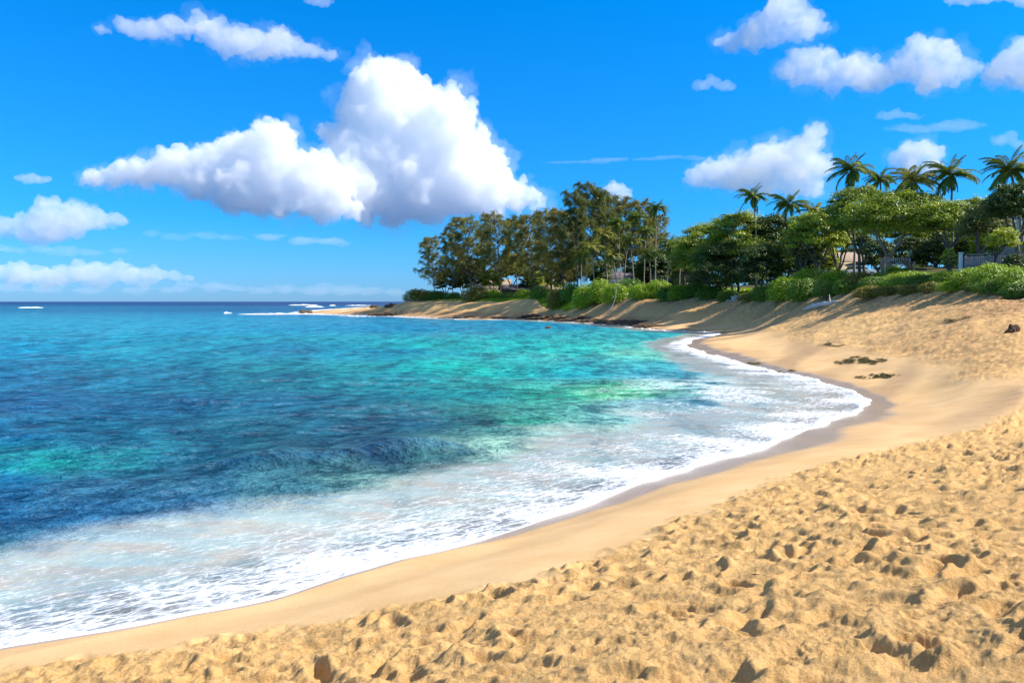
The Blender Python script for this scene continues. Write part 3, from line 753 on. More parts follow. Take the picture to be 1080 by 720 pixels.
# ---- coconut palms
def frond_mesh(seed, e0, droop, m, n_l=44, tw=.0, narrow=1.0):
    r = np.random.RandomState(seed)
    k = 14; pts = [np.zeros(3)]
    for i in range(k):
        t = i / k; e = e0 - droop * (t ** 1.25)
        pts.append(pts[-1] + np.array([math.cos(e), tw * t, math.sin(e)]) / k)
    pts = np.array(pts)
    V, Q = tube([(pts, [.010, .003])], 4)
    C = []; q = []
    base = len(V)
    vs, qs = [V], [Q]
    tg = unit(np.gradient(pts, axis=0))
    cnt = 0; L_ = []
    for j in range(n_l):
        t = .14 + .86 * (j + .5) / n_l
        a = min(int(t * k), k - 1); f = t * k - a
        p = pts[a] * (1 - f) + pts[a + 1] * f; T = tg[a]
        ln = .24 * math.sin(math.pi * (.14 + .80 * t)) ** .6 * narrow
        for sgn in (-1, 1):
            d = unit(np.array([0, sgn, 0]) * (1.0 - .45 * t) + T * (.55 + .7 * t) + np.array([0, 0, -.22 - .3 * r.rand()]) + r.normal(size=3) * .10)
            wv = unit(np.cross(d, np.array([0, 0, 1.0]) * .6 + T)) * .012
            tip = p + d * ln + np.array([0, 0, -.18 * ln])
            mid_ = p + d * ln * .5
            vs.append(np.array([p - wv * .6, p + wv * .6, mid_ + wv, mid_ - wv, tip])); b = base + cnt * 5
            qs.append(np.array([(b, b + 1, b + 2, b + 3), (b + 3, b + 2, b + 4, b + 4)])); L_.append(r.rand()); cnt += 1
    V = np.vstack(vs); Q = np.vstack(qs)
    # last quads are triangles: rebuild with bmesh-free polygon list
    me = bpy.data.meshes.new('frond')
    me.from_pydata([tuple(v) for v in V], [], [tuple(int(i) for i in (f if f[2] != f[3] else f[:3])) for f in Q])
    me.materials.append(m)
    lv = np.full(len(V), .5); lv[base:] = np.repeat(L_, 5)
    fattr(me, 'leaf', lv)
    return me
FR = {}
for key, m in (('g', M_PALM), ('l', M_PALM_L)):
    FR[key] = [frond_mesh(10, 1.3, .8, m), frond_mesh(11, 1.0, 1.25, m), frond_mesh(12, .6, 1.35, m, tw=.15), frond_mesh(13, .2, 1.2, m), frond_mesh(14, -.35, 1.1, m, tw=-.12)]
DEADF = [frond_mesh(15, -.9, .8, M_PALM_D, narrow=.8), frond_mesh(16, -.6, 1.1, M_PALM_D, narrow=.7)]
PALMS = [  # base px, crown px, crown py, D, frond m, key, dead fronds, label
    (691, 693, 220, 172, 4.2, 'g', 2, 'tall thin palm rising alone above the palm grove'),
    (655, 652, 236, 180, 4.4, 'g', 3, 'palm with dark crown against the ironwoods in the grove'),
    (641, 636, 248, 176, 4.2, 'l', 3, 'yellow green palm in the left half of the grove'),
    (668, 664, 254, 174, 4.2, 'l', 4, 'sunlit palm in the middle of the grove above the blue house'),
    (627, 624, 262, 172, 4.0, 'l', 6, 'palm with a brown skirt of dead fronds at the left of the grove'),
    (613, 613, 270, 178, 3.8, 'l', 5, 'short palm beside the dense dark ironwood'),
    (679, 681, 244, 182, 4.2, 'g', 3, 'dark palm just left of the tall thin one'),
    (702, 706, 258, 168, 4.0, 'g', 4, 'palm right of the tall thin one with hanging dead fronds'),
    (716, 718, 268, 160, 4.0, 'g', 4, 'low palm with spreading fronds left of the big green tree'),
    (650, 646, 270, 172, 3.6, 'l', 4, 'lowest palm in front of the blue house'),
    (686, 684, 268, 170, 3.6, 'g', 4, 'short palm under the tall thin one'),
    (659, 671, 229, 190, 4.2, 'g', 2, 'leaning palm at the back of the grove, just below the skyline'),
    (797, 795, 208, 128, 4.2, 'g', 1, 'upright palm above the big green tree, left of its pair'),
    (838, 832, 216, 124, 4.4, 'g', 2, 'windblown palm above the big green tree, right of its pair'),
    (862, 859, 224, 122, 3.8, 'l', 2, 'half hidden pale palm right of the windblown one'),
    (772, 774, 234, 130, 3.2, 'l', 0, 'small pale palm poking out of the big green tree'),
    (808, 812, 262, 121, 3.6, 'g', 4, 'low shaded palm inside the big green tree'),
    (900, 898, 180, 105, 4.6, 'g', 1, 'tall palm left of the low white cloud, over the forked tree'),
    (931, 928, 190, 108, 3.4, 'g', 1, 'small palm between the two tall ones over the forked tree'),
    (997, 962, 192, 88, 4.2, 'l', 5, 'leaning palm with yellowish fronds and a bent trunk behind the bench'),
    (1004, 1003, 185, 86, 4.1, 'g', 3, 'full round palm with dead fronds, right of the yellowish one'),
    (1079, 1062, 181, 71, 3.7, 'g', 2, 'palm at the right edge with a thin curved trunk'),
]
def make_palm(bx, cx, cyp, D, fl, key, nd, lab):
    fl *= .72
    x, y = place(bx, D); z = gz(x, y)
    c = P(cx, cyp, D); r = np.random.RandomState(int(bx * 3 + D))
    root = empty('coconut_palm', (x, y, z)); tag(root, lab, 'palm', 'coconut palms behind the beach')
    top = np.array([c.x - x, r.normal() * .3, c.z - z])
    path = bend((0, 0, -.4), top, (-(top[0]) * .28 + r.normal() * .15, 0, 0), 12, .03, r)
    V, Q = tube([(path, [.20, .12, .11, .10])], 8)
    link('trunk', mesh_np('trunk', V, Q, M_PALMBARK, True), root)
    n = 36
    for i in range(n):
        lv = i / n
        k = (0, 1, 0, 1, 1, 2, 1, 2, 2, 2, 3, 2, 3, 3, 3, 4, 3, 4, 3, 4, 4, 2, 1, 3)[i % 24]
        link('frond', FR[key][k], root, tuple(top), (r.normal() * .3, 0, i * 2.399 + r.normal() * .2), fl * (.85 + .3 * r.rand()) * (.8 if k == 0 else 1.0))
    for i in range(nd):
        s = fl * (.6 + .3 * r.rand())
        link('dead_frond', DEADF[i % 2], root, tuple(top - np.array([0, 0, .15])), (0, 0, r.rand() * 6.3), (s, s, s))
for p in PALMS: make_palm(*p)

# ---- broadleaf trees
def lobes_leaves(L, r, per, leaf, width, up=.6, flat=.62):
    C, Nn, VR = [], [], []
    for (c, R) in L:
        n = int(per * (R ** 1.6))
        d = unit(r.normal(size=(n, 3))); d[:, 2] = np.where(d[:, 2] < -.25, -d[:, 2] * .6, d[:, 2])
        rad = R * (.45 + .75 * r.rand(n, 1) ** .9) * (1 + .18 * np.sin(d[:, :1] * 7 + d[:, 1:2] * 5 + R * 9))
        q = d * rad; q[:, 2] *= flat
        C.append(q + c); Nn.append(unit(d * .7 + np.array([0, 0, up]) + r.normal(size=(n, 3)) * .45)); VR.append(np.full(n, r.rand()))
    return np.vstack(C), np.vstack(Nn), np.concatenate(VR)

def broad_tree(name, px, D, top, bot, hw, m, lab, trunk_px=None, leaf=.30, per=430, nl=32, bark=None, fork=.35, depth=.8, group='broadleaf trees behind the beach', cat='tree', tr=.22):
    r = np.random.RandomState(int(px * 7 + D)); tp = px if trunk_px is None else trunk_px
    x, y = place(tp, D); z = gz(x, y)
    cx = (px - tp) / F * D; W = hw / F * D; zt = P(px, top, D).z - z; zb = P(px, bot, D).z - z
    zm = (zt + zb) / 2; hh = (zt - zb) / 2
    root = empty(name, (x, y, z)); tag(root, lab, cat, group)
    L = []
    for i in range(nl):
        g = (i + .5) / nl
        th = i * 2.399; el_ = math.asin(1 - 1.55 * g) if abs(1 - 1.55 * g) <= 1 else -.5
        R = min(W, hh * 1.6) * (.15 + .30 * r.rand())
        rr = .60 + .52 * r.rand()
        c = np.array([cx + math.cos(th) * math.cos(el_) * (W - R * .75) * (rr + .2 * r.rand()), math.sin(th) * math.cos(el_) * (W * depth - R * .6) * rr, zm + math.sin(el_) * (hh - R * .45)])
        L.append((c, R))
    C, Nn, VR = lobes_leaves(L, r, per, leaf, .6)
    link('crown', leaf_mesh('crown', C, Nn, leaf, leaf * .55, m, r, var=VR), root)
    fk = np.array([cx * .15, 0, max(zb, .6) * .55 + zm * fork * .35])
    paths = [(bend((0, 0, -.4), fk, (.1, 0, 0), 6, .03, r), [tr, tr * .75])]
    mids = []
    for i in range(4):
        th = i * 1.57 + r.rand(); e = fk + np.array([(cx * .5) + math.cos(th) * W * .45, math.sin(th) * W * .35, (zm - fk[2]) * (.65 + .2 * r.rand())])
        paths.append((bend(fk, e, (0, 0, -.1 * hh), 6, .06, r), [tr * .62, tr * .35])); mids.append(e)
    for c, R in L:
        e = min(mids, key=lambda q: np.linalg.norm(q - c))
        paths.append((bend(e, c, (0, 0, -.12 * R), 5, .05, r), [tr * .3, tr * .08]))
    V, Q = tube(paths, 6)
    link('trunk', mesh_np('trunk', V, Q, bark or M_BARK, True), root)
    return root

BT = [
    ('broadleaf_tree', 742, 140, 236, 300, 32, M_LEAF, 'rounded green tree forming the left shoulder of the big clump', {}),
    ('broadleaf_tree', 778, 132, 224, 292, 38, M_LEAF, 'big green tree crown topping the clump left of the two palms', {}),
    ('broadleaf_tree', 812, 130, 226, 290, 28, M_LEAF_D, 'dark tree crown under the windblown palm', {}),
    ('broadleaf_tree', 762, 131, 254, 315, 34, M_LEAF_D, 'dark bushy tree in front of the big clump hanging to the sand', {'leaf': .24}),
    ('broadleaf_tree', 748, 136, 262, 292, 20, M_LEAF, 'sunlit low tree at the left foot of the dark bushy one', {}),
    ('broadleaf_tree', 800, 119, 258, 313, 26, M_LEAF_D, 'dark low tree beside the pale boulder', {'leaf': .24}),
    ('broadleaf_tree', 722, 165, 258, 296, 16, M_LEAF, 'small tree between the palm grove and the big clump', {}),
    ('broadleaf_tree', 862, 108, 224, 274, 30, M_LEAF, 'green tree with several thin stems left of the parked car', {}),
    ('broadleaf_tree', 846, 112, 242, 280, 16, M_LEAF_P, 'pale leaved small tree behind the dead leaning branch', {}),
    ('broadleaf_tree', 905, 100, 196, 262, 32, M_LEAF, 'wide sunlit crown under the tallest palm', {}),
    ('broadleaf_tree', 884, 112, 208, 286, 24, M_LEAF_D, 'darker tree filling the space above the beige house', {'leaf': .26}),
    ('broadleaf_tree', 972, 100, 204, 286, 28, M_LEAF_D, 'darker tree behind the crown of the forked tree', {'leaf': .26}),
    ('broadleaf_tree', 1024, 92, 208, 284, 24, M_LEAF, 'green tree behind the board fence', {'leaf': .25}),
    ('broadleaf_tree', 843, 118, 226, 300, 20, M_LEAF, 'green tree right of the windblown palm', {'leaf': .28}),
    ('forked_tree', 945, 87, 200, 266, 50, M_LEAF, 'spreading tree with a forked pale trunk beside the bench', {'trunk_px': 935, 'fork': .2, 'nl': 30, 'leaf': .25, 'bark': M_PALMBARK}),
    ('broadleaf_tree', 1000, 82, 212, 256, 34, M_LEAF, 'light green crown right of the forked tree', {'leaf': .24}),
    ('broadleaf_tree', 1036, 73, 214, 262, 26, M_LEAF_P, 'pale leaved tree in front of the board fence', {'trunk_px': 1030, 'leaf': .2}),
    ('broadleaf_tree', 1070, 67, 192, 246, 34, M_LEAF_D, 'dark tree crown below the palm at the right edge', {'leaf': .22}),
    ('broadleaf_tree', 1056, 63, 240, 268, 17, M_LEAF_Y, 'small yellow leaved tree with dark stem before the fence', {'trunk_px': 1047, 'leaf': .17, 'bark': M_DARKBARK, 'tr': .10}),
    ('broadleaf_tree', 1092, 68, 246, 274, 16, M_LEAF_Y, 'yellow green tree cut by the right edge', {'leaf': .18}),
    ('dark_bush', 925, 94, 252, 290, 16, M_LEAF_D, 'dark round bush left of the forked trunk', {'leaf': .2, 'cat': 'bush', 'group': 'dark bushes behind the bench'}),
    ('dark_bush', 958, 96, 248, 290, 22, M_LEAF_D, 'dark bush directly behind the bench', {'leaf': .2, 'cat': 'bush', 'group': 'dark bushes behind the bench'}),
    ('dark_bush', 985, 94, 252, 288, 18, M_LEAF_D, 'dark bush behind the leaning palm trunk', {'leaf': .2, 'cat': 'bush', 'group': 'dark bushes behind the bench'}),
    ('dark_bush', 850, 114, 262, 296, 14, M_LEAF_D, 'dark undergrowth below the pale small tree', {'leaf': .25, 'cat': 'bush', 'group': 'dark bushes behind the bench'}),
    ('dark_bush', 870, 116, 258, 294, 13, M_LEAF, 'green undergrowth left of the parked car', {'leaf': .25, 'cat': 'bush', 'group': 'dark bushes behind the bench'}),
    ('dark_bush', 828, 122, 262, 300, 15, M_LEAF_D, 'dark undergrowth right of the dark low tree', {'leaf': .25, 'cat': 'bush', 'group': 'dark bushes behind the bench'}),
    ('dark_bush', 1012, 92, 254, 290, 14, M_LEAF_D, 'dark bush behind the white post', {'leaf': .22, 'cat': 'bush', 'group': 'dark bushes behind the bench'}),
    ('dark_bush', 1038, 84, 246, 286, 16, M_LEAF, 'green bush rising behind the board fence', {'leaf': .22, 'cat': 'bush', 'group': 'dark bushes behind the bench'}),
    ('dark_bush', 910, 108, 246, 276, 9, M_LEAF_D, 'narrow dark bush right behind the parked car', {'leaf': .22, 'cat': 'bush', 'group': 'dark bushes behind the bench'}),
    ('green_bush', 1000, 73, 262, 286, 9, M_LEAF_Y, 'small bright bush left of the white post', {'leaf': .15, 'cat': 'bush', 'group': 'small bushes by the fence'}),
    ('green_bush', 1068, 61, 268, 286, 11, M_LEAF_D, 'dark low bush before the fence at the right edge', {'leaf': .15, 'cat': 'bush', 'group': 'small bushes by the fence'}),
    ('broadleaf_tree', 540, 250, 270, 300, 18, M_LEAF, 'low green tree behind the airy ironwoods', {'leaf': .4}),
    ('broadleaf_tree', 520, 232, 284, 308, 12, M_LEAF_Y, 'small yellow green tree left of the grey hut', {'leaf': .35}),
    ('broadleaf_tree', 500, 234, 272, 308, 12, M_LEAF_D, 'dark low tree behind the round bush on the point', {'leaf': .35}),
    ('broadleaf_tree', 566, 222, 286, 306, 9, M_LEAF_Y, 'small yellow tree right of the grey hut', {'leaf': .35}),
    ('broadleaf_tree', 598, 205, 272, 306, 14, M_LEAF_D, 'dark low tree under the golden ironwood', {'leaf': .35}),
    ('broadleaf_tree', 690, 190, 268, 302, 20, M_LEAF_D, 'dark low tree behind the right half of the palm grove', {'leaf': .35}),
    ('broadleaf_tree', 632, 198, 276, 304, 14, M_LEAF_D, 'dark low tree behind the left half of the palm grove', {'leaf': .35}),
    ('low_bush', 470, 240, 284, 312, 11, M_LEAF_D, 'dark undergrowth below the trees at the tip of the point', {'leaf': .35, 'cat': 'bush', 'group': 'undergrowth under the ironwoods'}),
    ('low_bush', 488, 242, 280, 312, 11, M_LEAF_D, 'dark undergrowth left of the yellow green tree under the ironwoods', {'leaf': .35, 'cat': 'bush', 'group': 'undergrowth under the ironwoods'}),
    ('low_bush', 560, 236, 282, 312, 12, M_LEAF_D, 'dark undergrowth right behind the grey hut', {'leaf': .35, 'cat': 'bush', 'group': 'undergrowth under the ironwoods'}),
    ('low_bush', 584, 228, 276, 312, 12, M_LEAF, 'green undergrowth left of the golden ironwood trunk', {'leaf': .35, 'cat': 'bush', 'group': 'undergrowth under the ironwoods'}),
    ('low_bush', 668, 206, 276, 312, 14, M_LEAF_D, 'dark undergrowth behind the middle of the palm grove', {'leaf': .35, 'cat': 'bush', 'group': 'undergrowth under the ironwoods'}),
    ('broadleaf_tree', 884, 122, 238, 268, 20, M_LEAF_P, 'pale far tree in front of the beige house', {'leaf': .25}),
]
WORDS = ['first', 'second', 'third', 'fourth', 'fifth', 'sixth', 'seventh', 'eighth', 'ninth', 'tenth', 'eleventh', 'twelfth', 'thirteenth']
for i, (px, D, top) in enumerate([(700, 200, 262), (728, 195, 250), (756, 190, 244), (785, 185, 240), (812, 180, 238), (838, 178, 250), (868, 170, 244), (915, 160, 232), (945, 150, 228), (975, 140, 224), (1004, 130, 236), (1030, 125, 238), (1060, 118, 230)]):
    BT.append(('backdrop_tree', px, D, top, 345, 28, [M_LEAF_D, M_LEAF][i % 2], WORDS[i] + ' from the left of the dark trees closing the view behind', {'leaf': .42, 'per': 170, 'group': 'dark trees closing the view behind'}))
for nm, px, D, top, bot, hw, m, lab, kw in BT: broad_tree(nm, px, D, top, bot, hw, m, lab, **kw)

# ---- beach shrubs
def shrub_mesh(seed, m):
    r = np.random.RandomState(seed); L = []
    for i in range(16):
        th = i * 2.399; g = ((i + .5) / 16) ** .5
        L.append((np.array([math.cos(th) * g * .74, math.sin(th) * g * .74, .62 * math.sqrt(max(0, 1 - g * g * .8)) + r.normal() * .04]), .30 + .12 * r.rand()))
    C, Nn, VR = [], [], []
    for c, R in L:
        n = 300
        d = unit(r.normal(size=(n, 3))); q = d * R * (.5 + .55 * r.rand(n, 1) ** .5)
        C.append(q + c); Nn.append(unit(d * .6 + np.array([0, 0, .7]) + r.normal(size=(n, 3)) * .4)); VR.append(np.full(n, r.rand()))
    n = 900; th = r.rand(n) * 6.283; g = .85 + .2 * r.rand(n)
    C.append(np.c_[np.cos(th) * g, np.sin(th) * g, r.rand(n) * .5 - .03]); Nn.append(unit(np.c_[np.cos(th), np.sin(th), .6 + r.rand(n)])); VR.append(r.rand(n))
    return leaf_mesh('foliage', np.vstack(C), np.vstack(Nn), .105, .055, m, r, var=np.concatenate(VR))
SM = {'b': [shrub_mesh(31, M_SHRUB), shrub_mesh(32, M_SHRUB)], 'd': [shrub_mesh(33, M_SHRUB_D), shrub_mesh(34, M_SHRUB_D)], 'o': [shrub_mesh(35, M_SHRUB_O), shrub_mesh(36, M_SHRUB_O)]}
V_, Q_ = tube([(bend((0, 0, -.15), (math.cos(a) * .5, math.sin(a) * .5, .45), (0, 0, -.05), 5), [.03, .012]) for a in (.2, 1.5, 2.8, 4.1, 5.3)], 5)
STEM = mesh_np('stems', V_, Q_, M_DARKBARK, True)
HX = np.array([(p[0] / p[1] * F / .9988 + 540) for p in HEDGE]); HD = np.array([p[1] for p in HEDGE])
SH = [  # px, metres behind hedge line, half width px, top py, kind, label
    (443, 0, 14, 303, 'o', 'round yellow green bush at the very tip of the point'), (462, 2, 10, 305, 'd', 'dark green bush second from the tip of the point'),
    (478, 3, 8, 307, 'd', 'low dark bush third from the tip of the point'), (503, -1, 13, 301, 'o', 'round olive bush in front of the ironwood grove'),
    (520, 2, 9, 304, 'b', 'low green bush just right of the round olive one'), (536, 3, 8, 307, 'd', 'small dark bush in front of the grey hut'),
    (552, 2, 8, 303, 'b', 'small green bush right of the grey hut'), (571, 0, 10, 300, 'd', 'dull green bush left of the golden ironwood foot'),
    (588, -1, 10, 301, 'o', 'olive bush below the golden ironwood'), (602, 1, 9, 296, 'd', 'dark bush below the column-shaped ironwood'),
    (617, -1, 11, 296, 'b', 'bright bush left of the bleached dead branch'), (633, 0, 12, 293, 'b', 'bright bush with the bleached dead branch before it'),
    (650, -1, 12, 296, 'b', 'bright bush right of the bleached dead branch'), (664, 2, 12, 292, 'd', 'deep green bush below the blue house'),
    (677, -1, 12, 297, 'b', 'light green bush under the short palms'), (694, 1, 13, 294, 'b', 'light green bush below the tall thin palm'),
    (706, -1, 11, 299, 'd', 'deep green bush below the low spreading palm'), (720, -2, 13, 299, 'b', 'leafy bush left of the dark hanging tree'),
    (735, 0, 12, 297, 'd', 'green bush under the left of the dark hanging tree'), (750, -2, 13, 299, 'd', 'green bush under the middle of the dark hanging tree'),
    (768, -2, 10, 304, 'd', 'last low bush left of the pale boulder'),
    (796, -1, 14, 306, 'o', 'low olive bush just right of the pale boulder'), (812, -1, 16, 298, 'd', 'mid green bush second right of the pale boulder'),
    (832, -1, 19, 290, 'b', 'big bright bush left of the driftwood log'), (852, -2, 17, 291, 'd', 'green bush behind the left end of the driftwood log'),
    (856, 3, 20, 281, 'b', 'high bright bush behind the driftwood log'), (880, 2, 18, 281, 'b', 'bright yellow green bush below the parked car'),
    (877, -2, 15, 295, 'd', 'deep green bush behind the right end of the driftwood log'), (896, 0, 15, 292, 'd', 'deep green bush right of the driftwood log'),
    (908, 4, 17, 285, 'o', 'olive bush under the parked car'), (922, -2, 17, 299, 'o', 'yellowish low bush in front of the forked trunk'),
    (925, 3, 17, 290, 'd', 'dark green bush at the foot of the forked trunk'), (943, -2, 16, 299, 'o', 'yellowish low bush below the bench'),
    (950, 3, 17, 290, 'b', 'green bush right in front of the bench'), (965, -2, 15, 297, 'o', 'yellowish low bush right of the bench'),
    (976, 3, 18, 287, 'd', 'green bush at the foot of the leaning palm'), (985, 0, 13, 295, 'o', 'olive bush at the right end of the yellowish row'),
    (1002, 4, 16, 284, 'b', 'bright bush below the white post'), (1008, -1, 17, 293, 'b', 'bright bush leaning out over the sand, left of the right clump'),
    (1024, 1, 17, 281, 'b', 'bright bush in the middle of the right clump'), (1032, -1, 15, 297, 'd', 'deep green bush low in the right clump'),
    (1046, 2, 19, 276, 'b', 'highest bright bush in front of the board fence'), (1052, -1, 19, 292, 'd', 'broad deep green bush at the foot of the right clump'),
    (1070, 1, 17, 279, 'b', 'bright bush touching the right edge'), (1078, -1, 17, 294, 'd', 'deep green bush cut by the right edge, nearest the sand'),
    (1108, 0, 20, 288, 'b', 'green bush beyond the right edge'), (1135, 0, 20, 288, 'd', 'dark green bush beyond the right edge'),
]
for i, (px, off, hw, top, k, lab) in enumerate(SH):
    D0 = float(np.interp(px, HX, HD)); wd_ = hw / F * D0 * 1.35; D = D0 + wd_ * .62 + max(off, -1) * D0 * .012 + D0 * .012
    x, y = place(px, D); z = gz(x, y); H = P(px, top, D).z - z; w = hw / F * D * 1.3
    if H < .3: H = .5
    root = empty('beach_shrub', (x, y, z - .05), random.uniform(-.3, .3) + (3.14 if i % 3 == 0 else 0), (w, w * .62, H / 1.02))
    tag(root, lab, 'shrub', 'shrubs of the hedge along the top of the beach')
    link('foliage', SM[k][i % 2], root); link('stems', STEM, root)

# low creeping plants between the shrubs: nobody could count them
def ground_cover():
    r = np.random.RandomState(5); n = 60000
    px = r.uniform(425, 1140, n); Dh = np.interp(px, HX, HD); g = r.rand(n)
    D = Dh * 1.01 + 1.2 + g * np.clip(Dh * .16, 6, 26)
    X = (px - 540) / F * D * .9988
    edge = vn(X / 2.5, D / 2.5, 301) * 1.6
    keep = (g * 20 + edge) > .3
    X, D = X[keep], D[keep]; Z = terrain(X, D) + r.rand(len(X)) * (.18 + .25 * np.clip(vn(X / 3, D / 3, 302), 0, 1))
    C = np.c_[X, D, Z]; Nn = unit(np.c_[r.normal(size=(len(X), 2)) * .6, np.ones(len(X))])
    sz = np.clip(D / 60 * .14, .12, .5)
    me = leaf_mesh('ground_cover', C, Nn, sz, sz * .6, M_SHRUB, r)
    tag(link('ground_cover', me), 'low green creeping plants covering the ground at the hedge', 'ground cover', kind='stuff')
    # lawn strip left of the palms
    n = 26000; px = r.uniform(500, 610, n); Dh = np.interp(px, HX, HD); D = Dh - 1 + r.rand(n) * 10
    X = (px - 540) / F * D * .9988; k = (D - Dh + 1 + vn(X / 6, D / 6, 303) * 3) > 1
    X, D = X[k], D[k]; Z = terrain(X, D) + .12
    C = np.c_[X, D, Z]; Nn = unit(r.normal(size=(len(X), 3)) * [1, 1, .4])
    me = leaf_mesh('grass', C, Nn, .45, .16, M_SHRUB, r, axis=np.c_[r.normal(size=(len(X), 2)) * .4, np.ones(len(X))])
    tag(link('grass', me), 'bright green grass strip on the dune edge below the ironwoods', 'grass', kind='stuff')
ground_cover()

# ------------------------------------------------------------------ boxes and small built things
def boxes(specs):
    """list of (x0,x1,y0,y1,z0,z1) -> verts, quads"""
    V, Q = [], []
    for (a, b, c, d, e, f) in specs:
        o = len(V)
        V += [(a, c, e), (b, c, e), (b, d, e), (a, d, e), (a, c, f), (b, c, f), (b, d, f), (a, d, f)]
        Q += [tuple(o + i for i in q) for q in ((0, 3, 2, 1), (4, 5, 6, 7), (0, 1, 5, 4), (1, 2, 6, 5), (2, 3, 7, 6), (3, 0, 4, 7))]
    return V, Q
def box_ob(name, specs, m, parent, loc=None, rot=None, bev=0.0, label=None):
    V, Q = boxes(specs); o = link(name, mesh_np(name, V, Q, m), parent, loc, rot)
    if bev:
        b = o.modifiers.new('bevel', 'BEVEL'); b.width = bev; b.segments = 2
    if label: o['label'] = label
    return o
M_WALLB = simple_mat('beige_render', (.52, .43, .30), .9, .12, 1)
M_WALLG = simple_mat('grey_blue_siding', (.22, .30, .40), .8, .15, 1)
M_WALLW = simple_mat('white_siding', (.62, .60, .58), .8, .12, 1)
M_ROOFG = simple_mat('grey_shingle', (.20, .18, .20), .9, .3, 3, .4, 12)
M_ROOFT = simple_mat('tan_shingle', (.34, .25, .18), .9, .25, 3, .4, 12)
M_TRIM = simple_mat('trim_paint', (.68, .66, .62), .6, .08, 2)
M_GLASS = simple_mat('dark_glass', (.03, .04, .05), .08, .2, 1, spec=.6)
M_DOOR = simple_mat('door_paint', (.25, .12, .07), .6, .2, 3)
def beach_house(px, D, w, d, h, roof_h, mw, mr, lab, rz=0.0, zb=None, gable='x'):
    x, y = place(px, D); z = gz(x, y) if zb is None else zb
    root = empty('beach_house', (x, y, z), rz); tag(root, lab, 'house', 'houses among the trees')
    wall = box_ob('wall', [(-w / 2, w / 2, -d / 2, d / 2, -1.5, h)], mw, root)
    ov = .7; t = .18
    if gable == 'x':
        pr = [(-d / 2 - ov, h - .15), (0, h + roof_h), (d / 2 + ov, h - .15)]
        V = []
        for xs in (-w / 2 - ov, w / 2 + ov):
            for (a, b) in pr: V.append((xs, a, b))
            for (a, b) in pr: V.append((xs, a, b - t))
        Qr = [(0, 1, 7, 6), (1, 2, 8, 7), (3, 9, 10, 4), (4, 10, 11, 5), (0, 6, 9, 3), (2, 5, 11, 8), (0, 3, 4, 1), (1, 4, 5, 2), (6, 7, 10, 9), (7, 8, 11, 10)]
        roof = link('roof', mesh_np('roof', V, Qr, mr), root)
        G = [(-w / 2 + .01, -d / 2, h), (-w / 2 + .01, d / 2, h), (-w / 2 + .01, 0, h + roof_h - t), (w / 2 - .01, -d / 2, h), (w / 2 - .01, d / 2, h), (w / 2 - .01, 0, h + roof_h - t)]
        link('gable', mesh_np('gable', G, [(0, 1, 2), (3, 5, 4)], mw), root)
    n = max(2, int(w / 2.6))
    for i in range(n):
        wx = -w / 2 + (i + .5) * w / n
        if i == n // 2:
            dr = box_ob('door', [(wx - .45, wx + .45, -d / 2 - .05, -d / 2, 0, 2.1)], M_DOOR, root)
            box_ob('handle', [(wx + .3, wx + .36, -d / 2 - .11, -d / 2 - .052, .95, 1.1)], M_TRIM, dr)
            continue
        f = box_ob('window', [(wx - .7, wx + .7, -d / 2 - .07, -d / 2 - .002, .85, .95), (wx - .7, wx + .7, -d / 2 - .07, -d / 2 - .002, 2.05, 2.15), (wx - .7, wx - .6, -d / 2 - .07, -d / 2 - .002, .952, 2.048),
                              (wx + .6, wx + .7, -d / 2 - .07, -d / 2 - .002, .952, 2.048), (wx - .03, wx + .03, -d / 2 - .06, -d / 2 - .002, .952, 2.048)], M_TRIM, root)
        box_ob('pane', [(wx - .598, wx + .598, -d / 2 - .03, -d / 2 - .003, .953, 2.047)], M_GLASS, f)
    return root
beach_house(541, 236, 7, 5, 2.3, 1.3, M_DOOR, M_ROOFG, 'low hut with a grey roof between ironwood trunks', .1)
beach_house(520, 262, 11, 7, 3.4, 3.0, M_WALLB, M_ROOFT, 'house with a tan roof showing through the ironwoods', -.1)
beach_house(655, 205, 14, 8, 3.6, 1.8, M_WALLG, M_ROOFG, 'blue grey house in the shade behind the palm trunks', 0)
beach_house(712, 200, 13, 8, 4.6, 2.4, M_WALLB, M_ROOFT, 'house with a pinkish tan roof left of the big green clump', .15)
beach_house(575, 250, 12, 7, 4.4, 2.2, M_WALLB, M_ROOFT, 'beige house glimpsed between bare ironwood trunks', 0)
beach_house(872, 138, 10, 7, 3.4, 1.6, M_WALLB, M_ROOFT, 'beige house behind the parked car', 0)
beach_house(1110, 84, 9, 8, 6.2, 1.2, M_WALLW, M_ROOFG, 'white house with grey eaves at the right edge', .05)

# fence behind the right clump
def board_fence():
    x0, y0 = place(1016, 70); x1, y1 = place(1125, 63)
    L = math.hypot(x1 - x0, y1 - y0); a = math.atan2(y1 - y0, x1 - x0); z = gz((x0 + x1) / 2, (y0 + y1) / 2)
    zt = P(1045, 268, 66).z
    root = empty('board_fence', (x0, y0, z), a); tag(root, 'weathered grey board fence behind the bright shrubs at right', 'fence')
    n = int(L / .16); r = random.Random(3)
    np_ = 4
    for k in range(np_):
        sp = []
        for i in range(n * k // np_, n * (k + 1) // np_):
            sp.append((i * .16, i * .16 + .15, 0, .02 + r.uniform(0, .006), -.6, zt - z + r.uniform(-.03, .03)))
        box_ob('panel', sp, M_FENCE, root)
    for k in range(np_ + 1):
        box_ob('post', [(L * k / np_ - .05, L * k / np_ + .05, .03, .13, -.8, zt - z + .08)], M_FENCE, root)
    box_ob('rail', [(0, L, .04, .08, .4, .5), (0, L, .04, .08, 1.3, 1.4)], M_FENCE, root)
M_FENCE = simple_mat('weathered_board', (.30, .26, .23), .9, .3, 6, .3, 20)
board_fence()
x, y = place(1012, 68); z = gz(x, y)
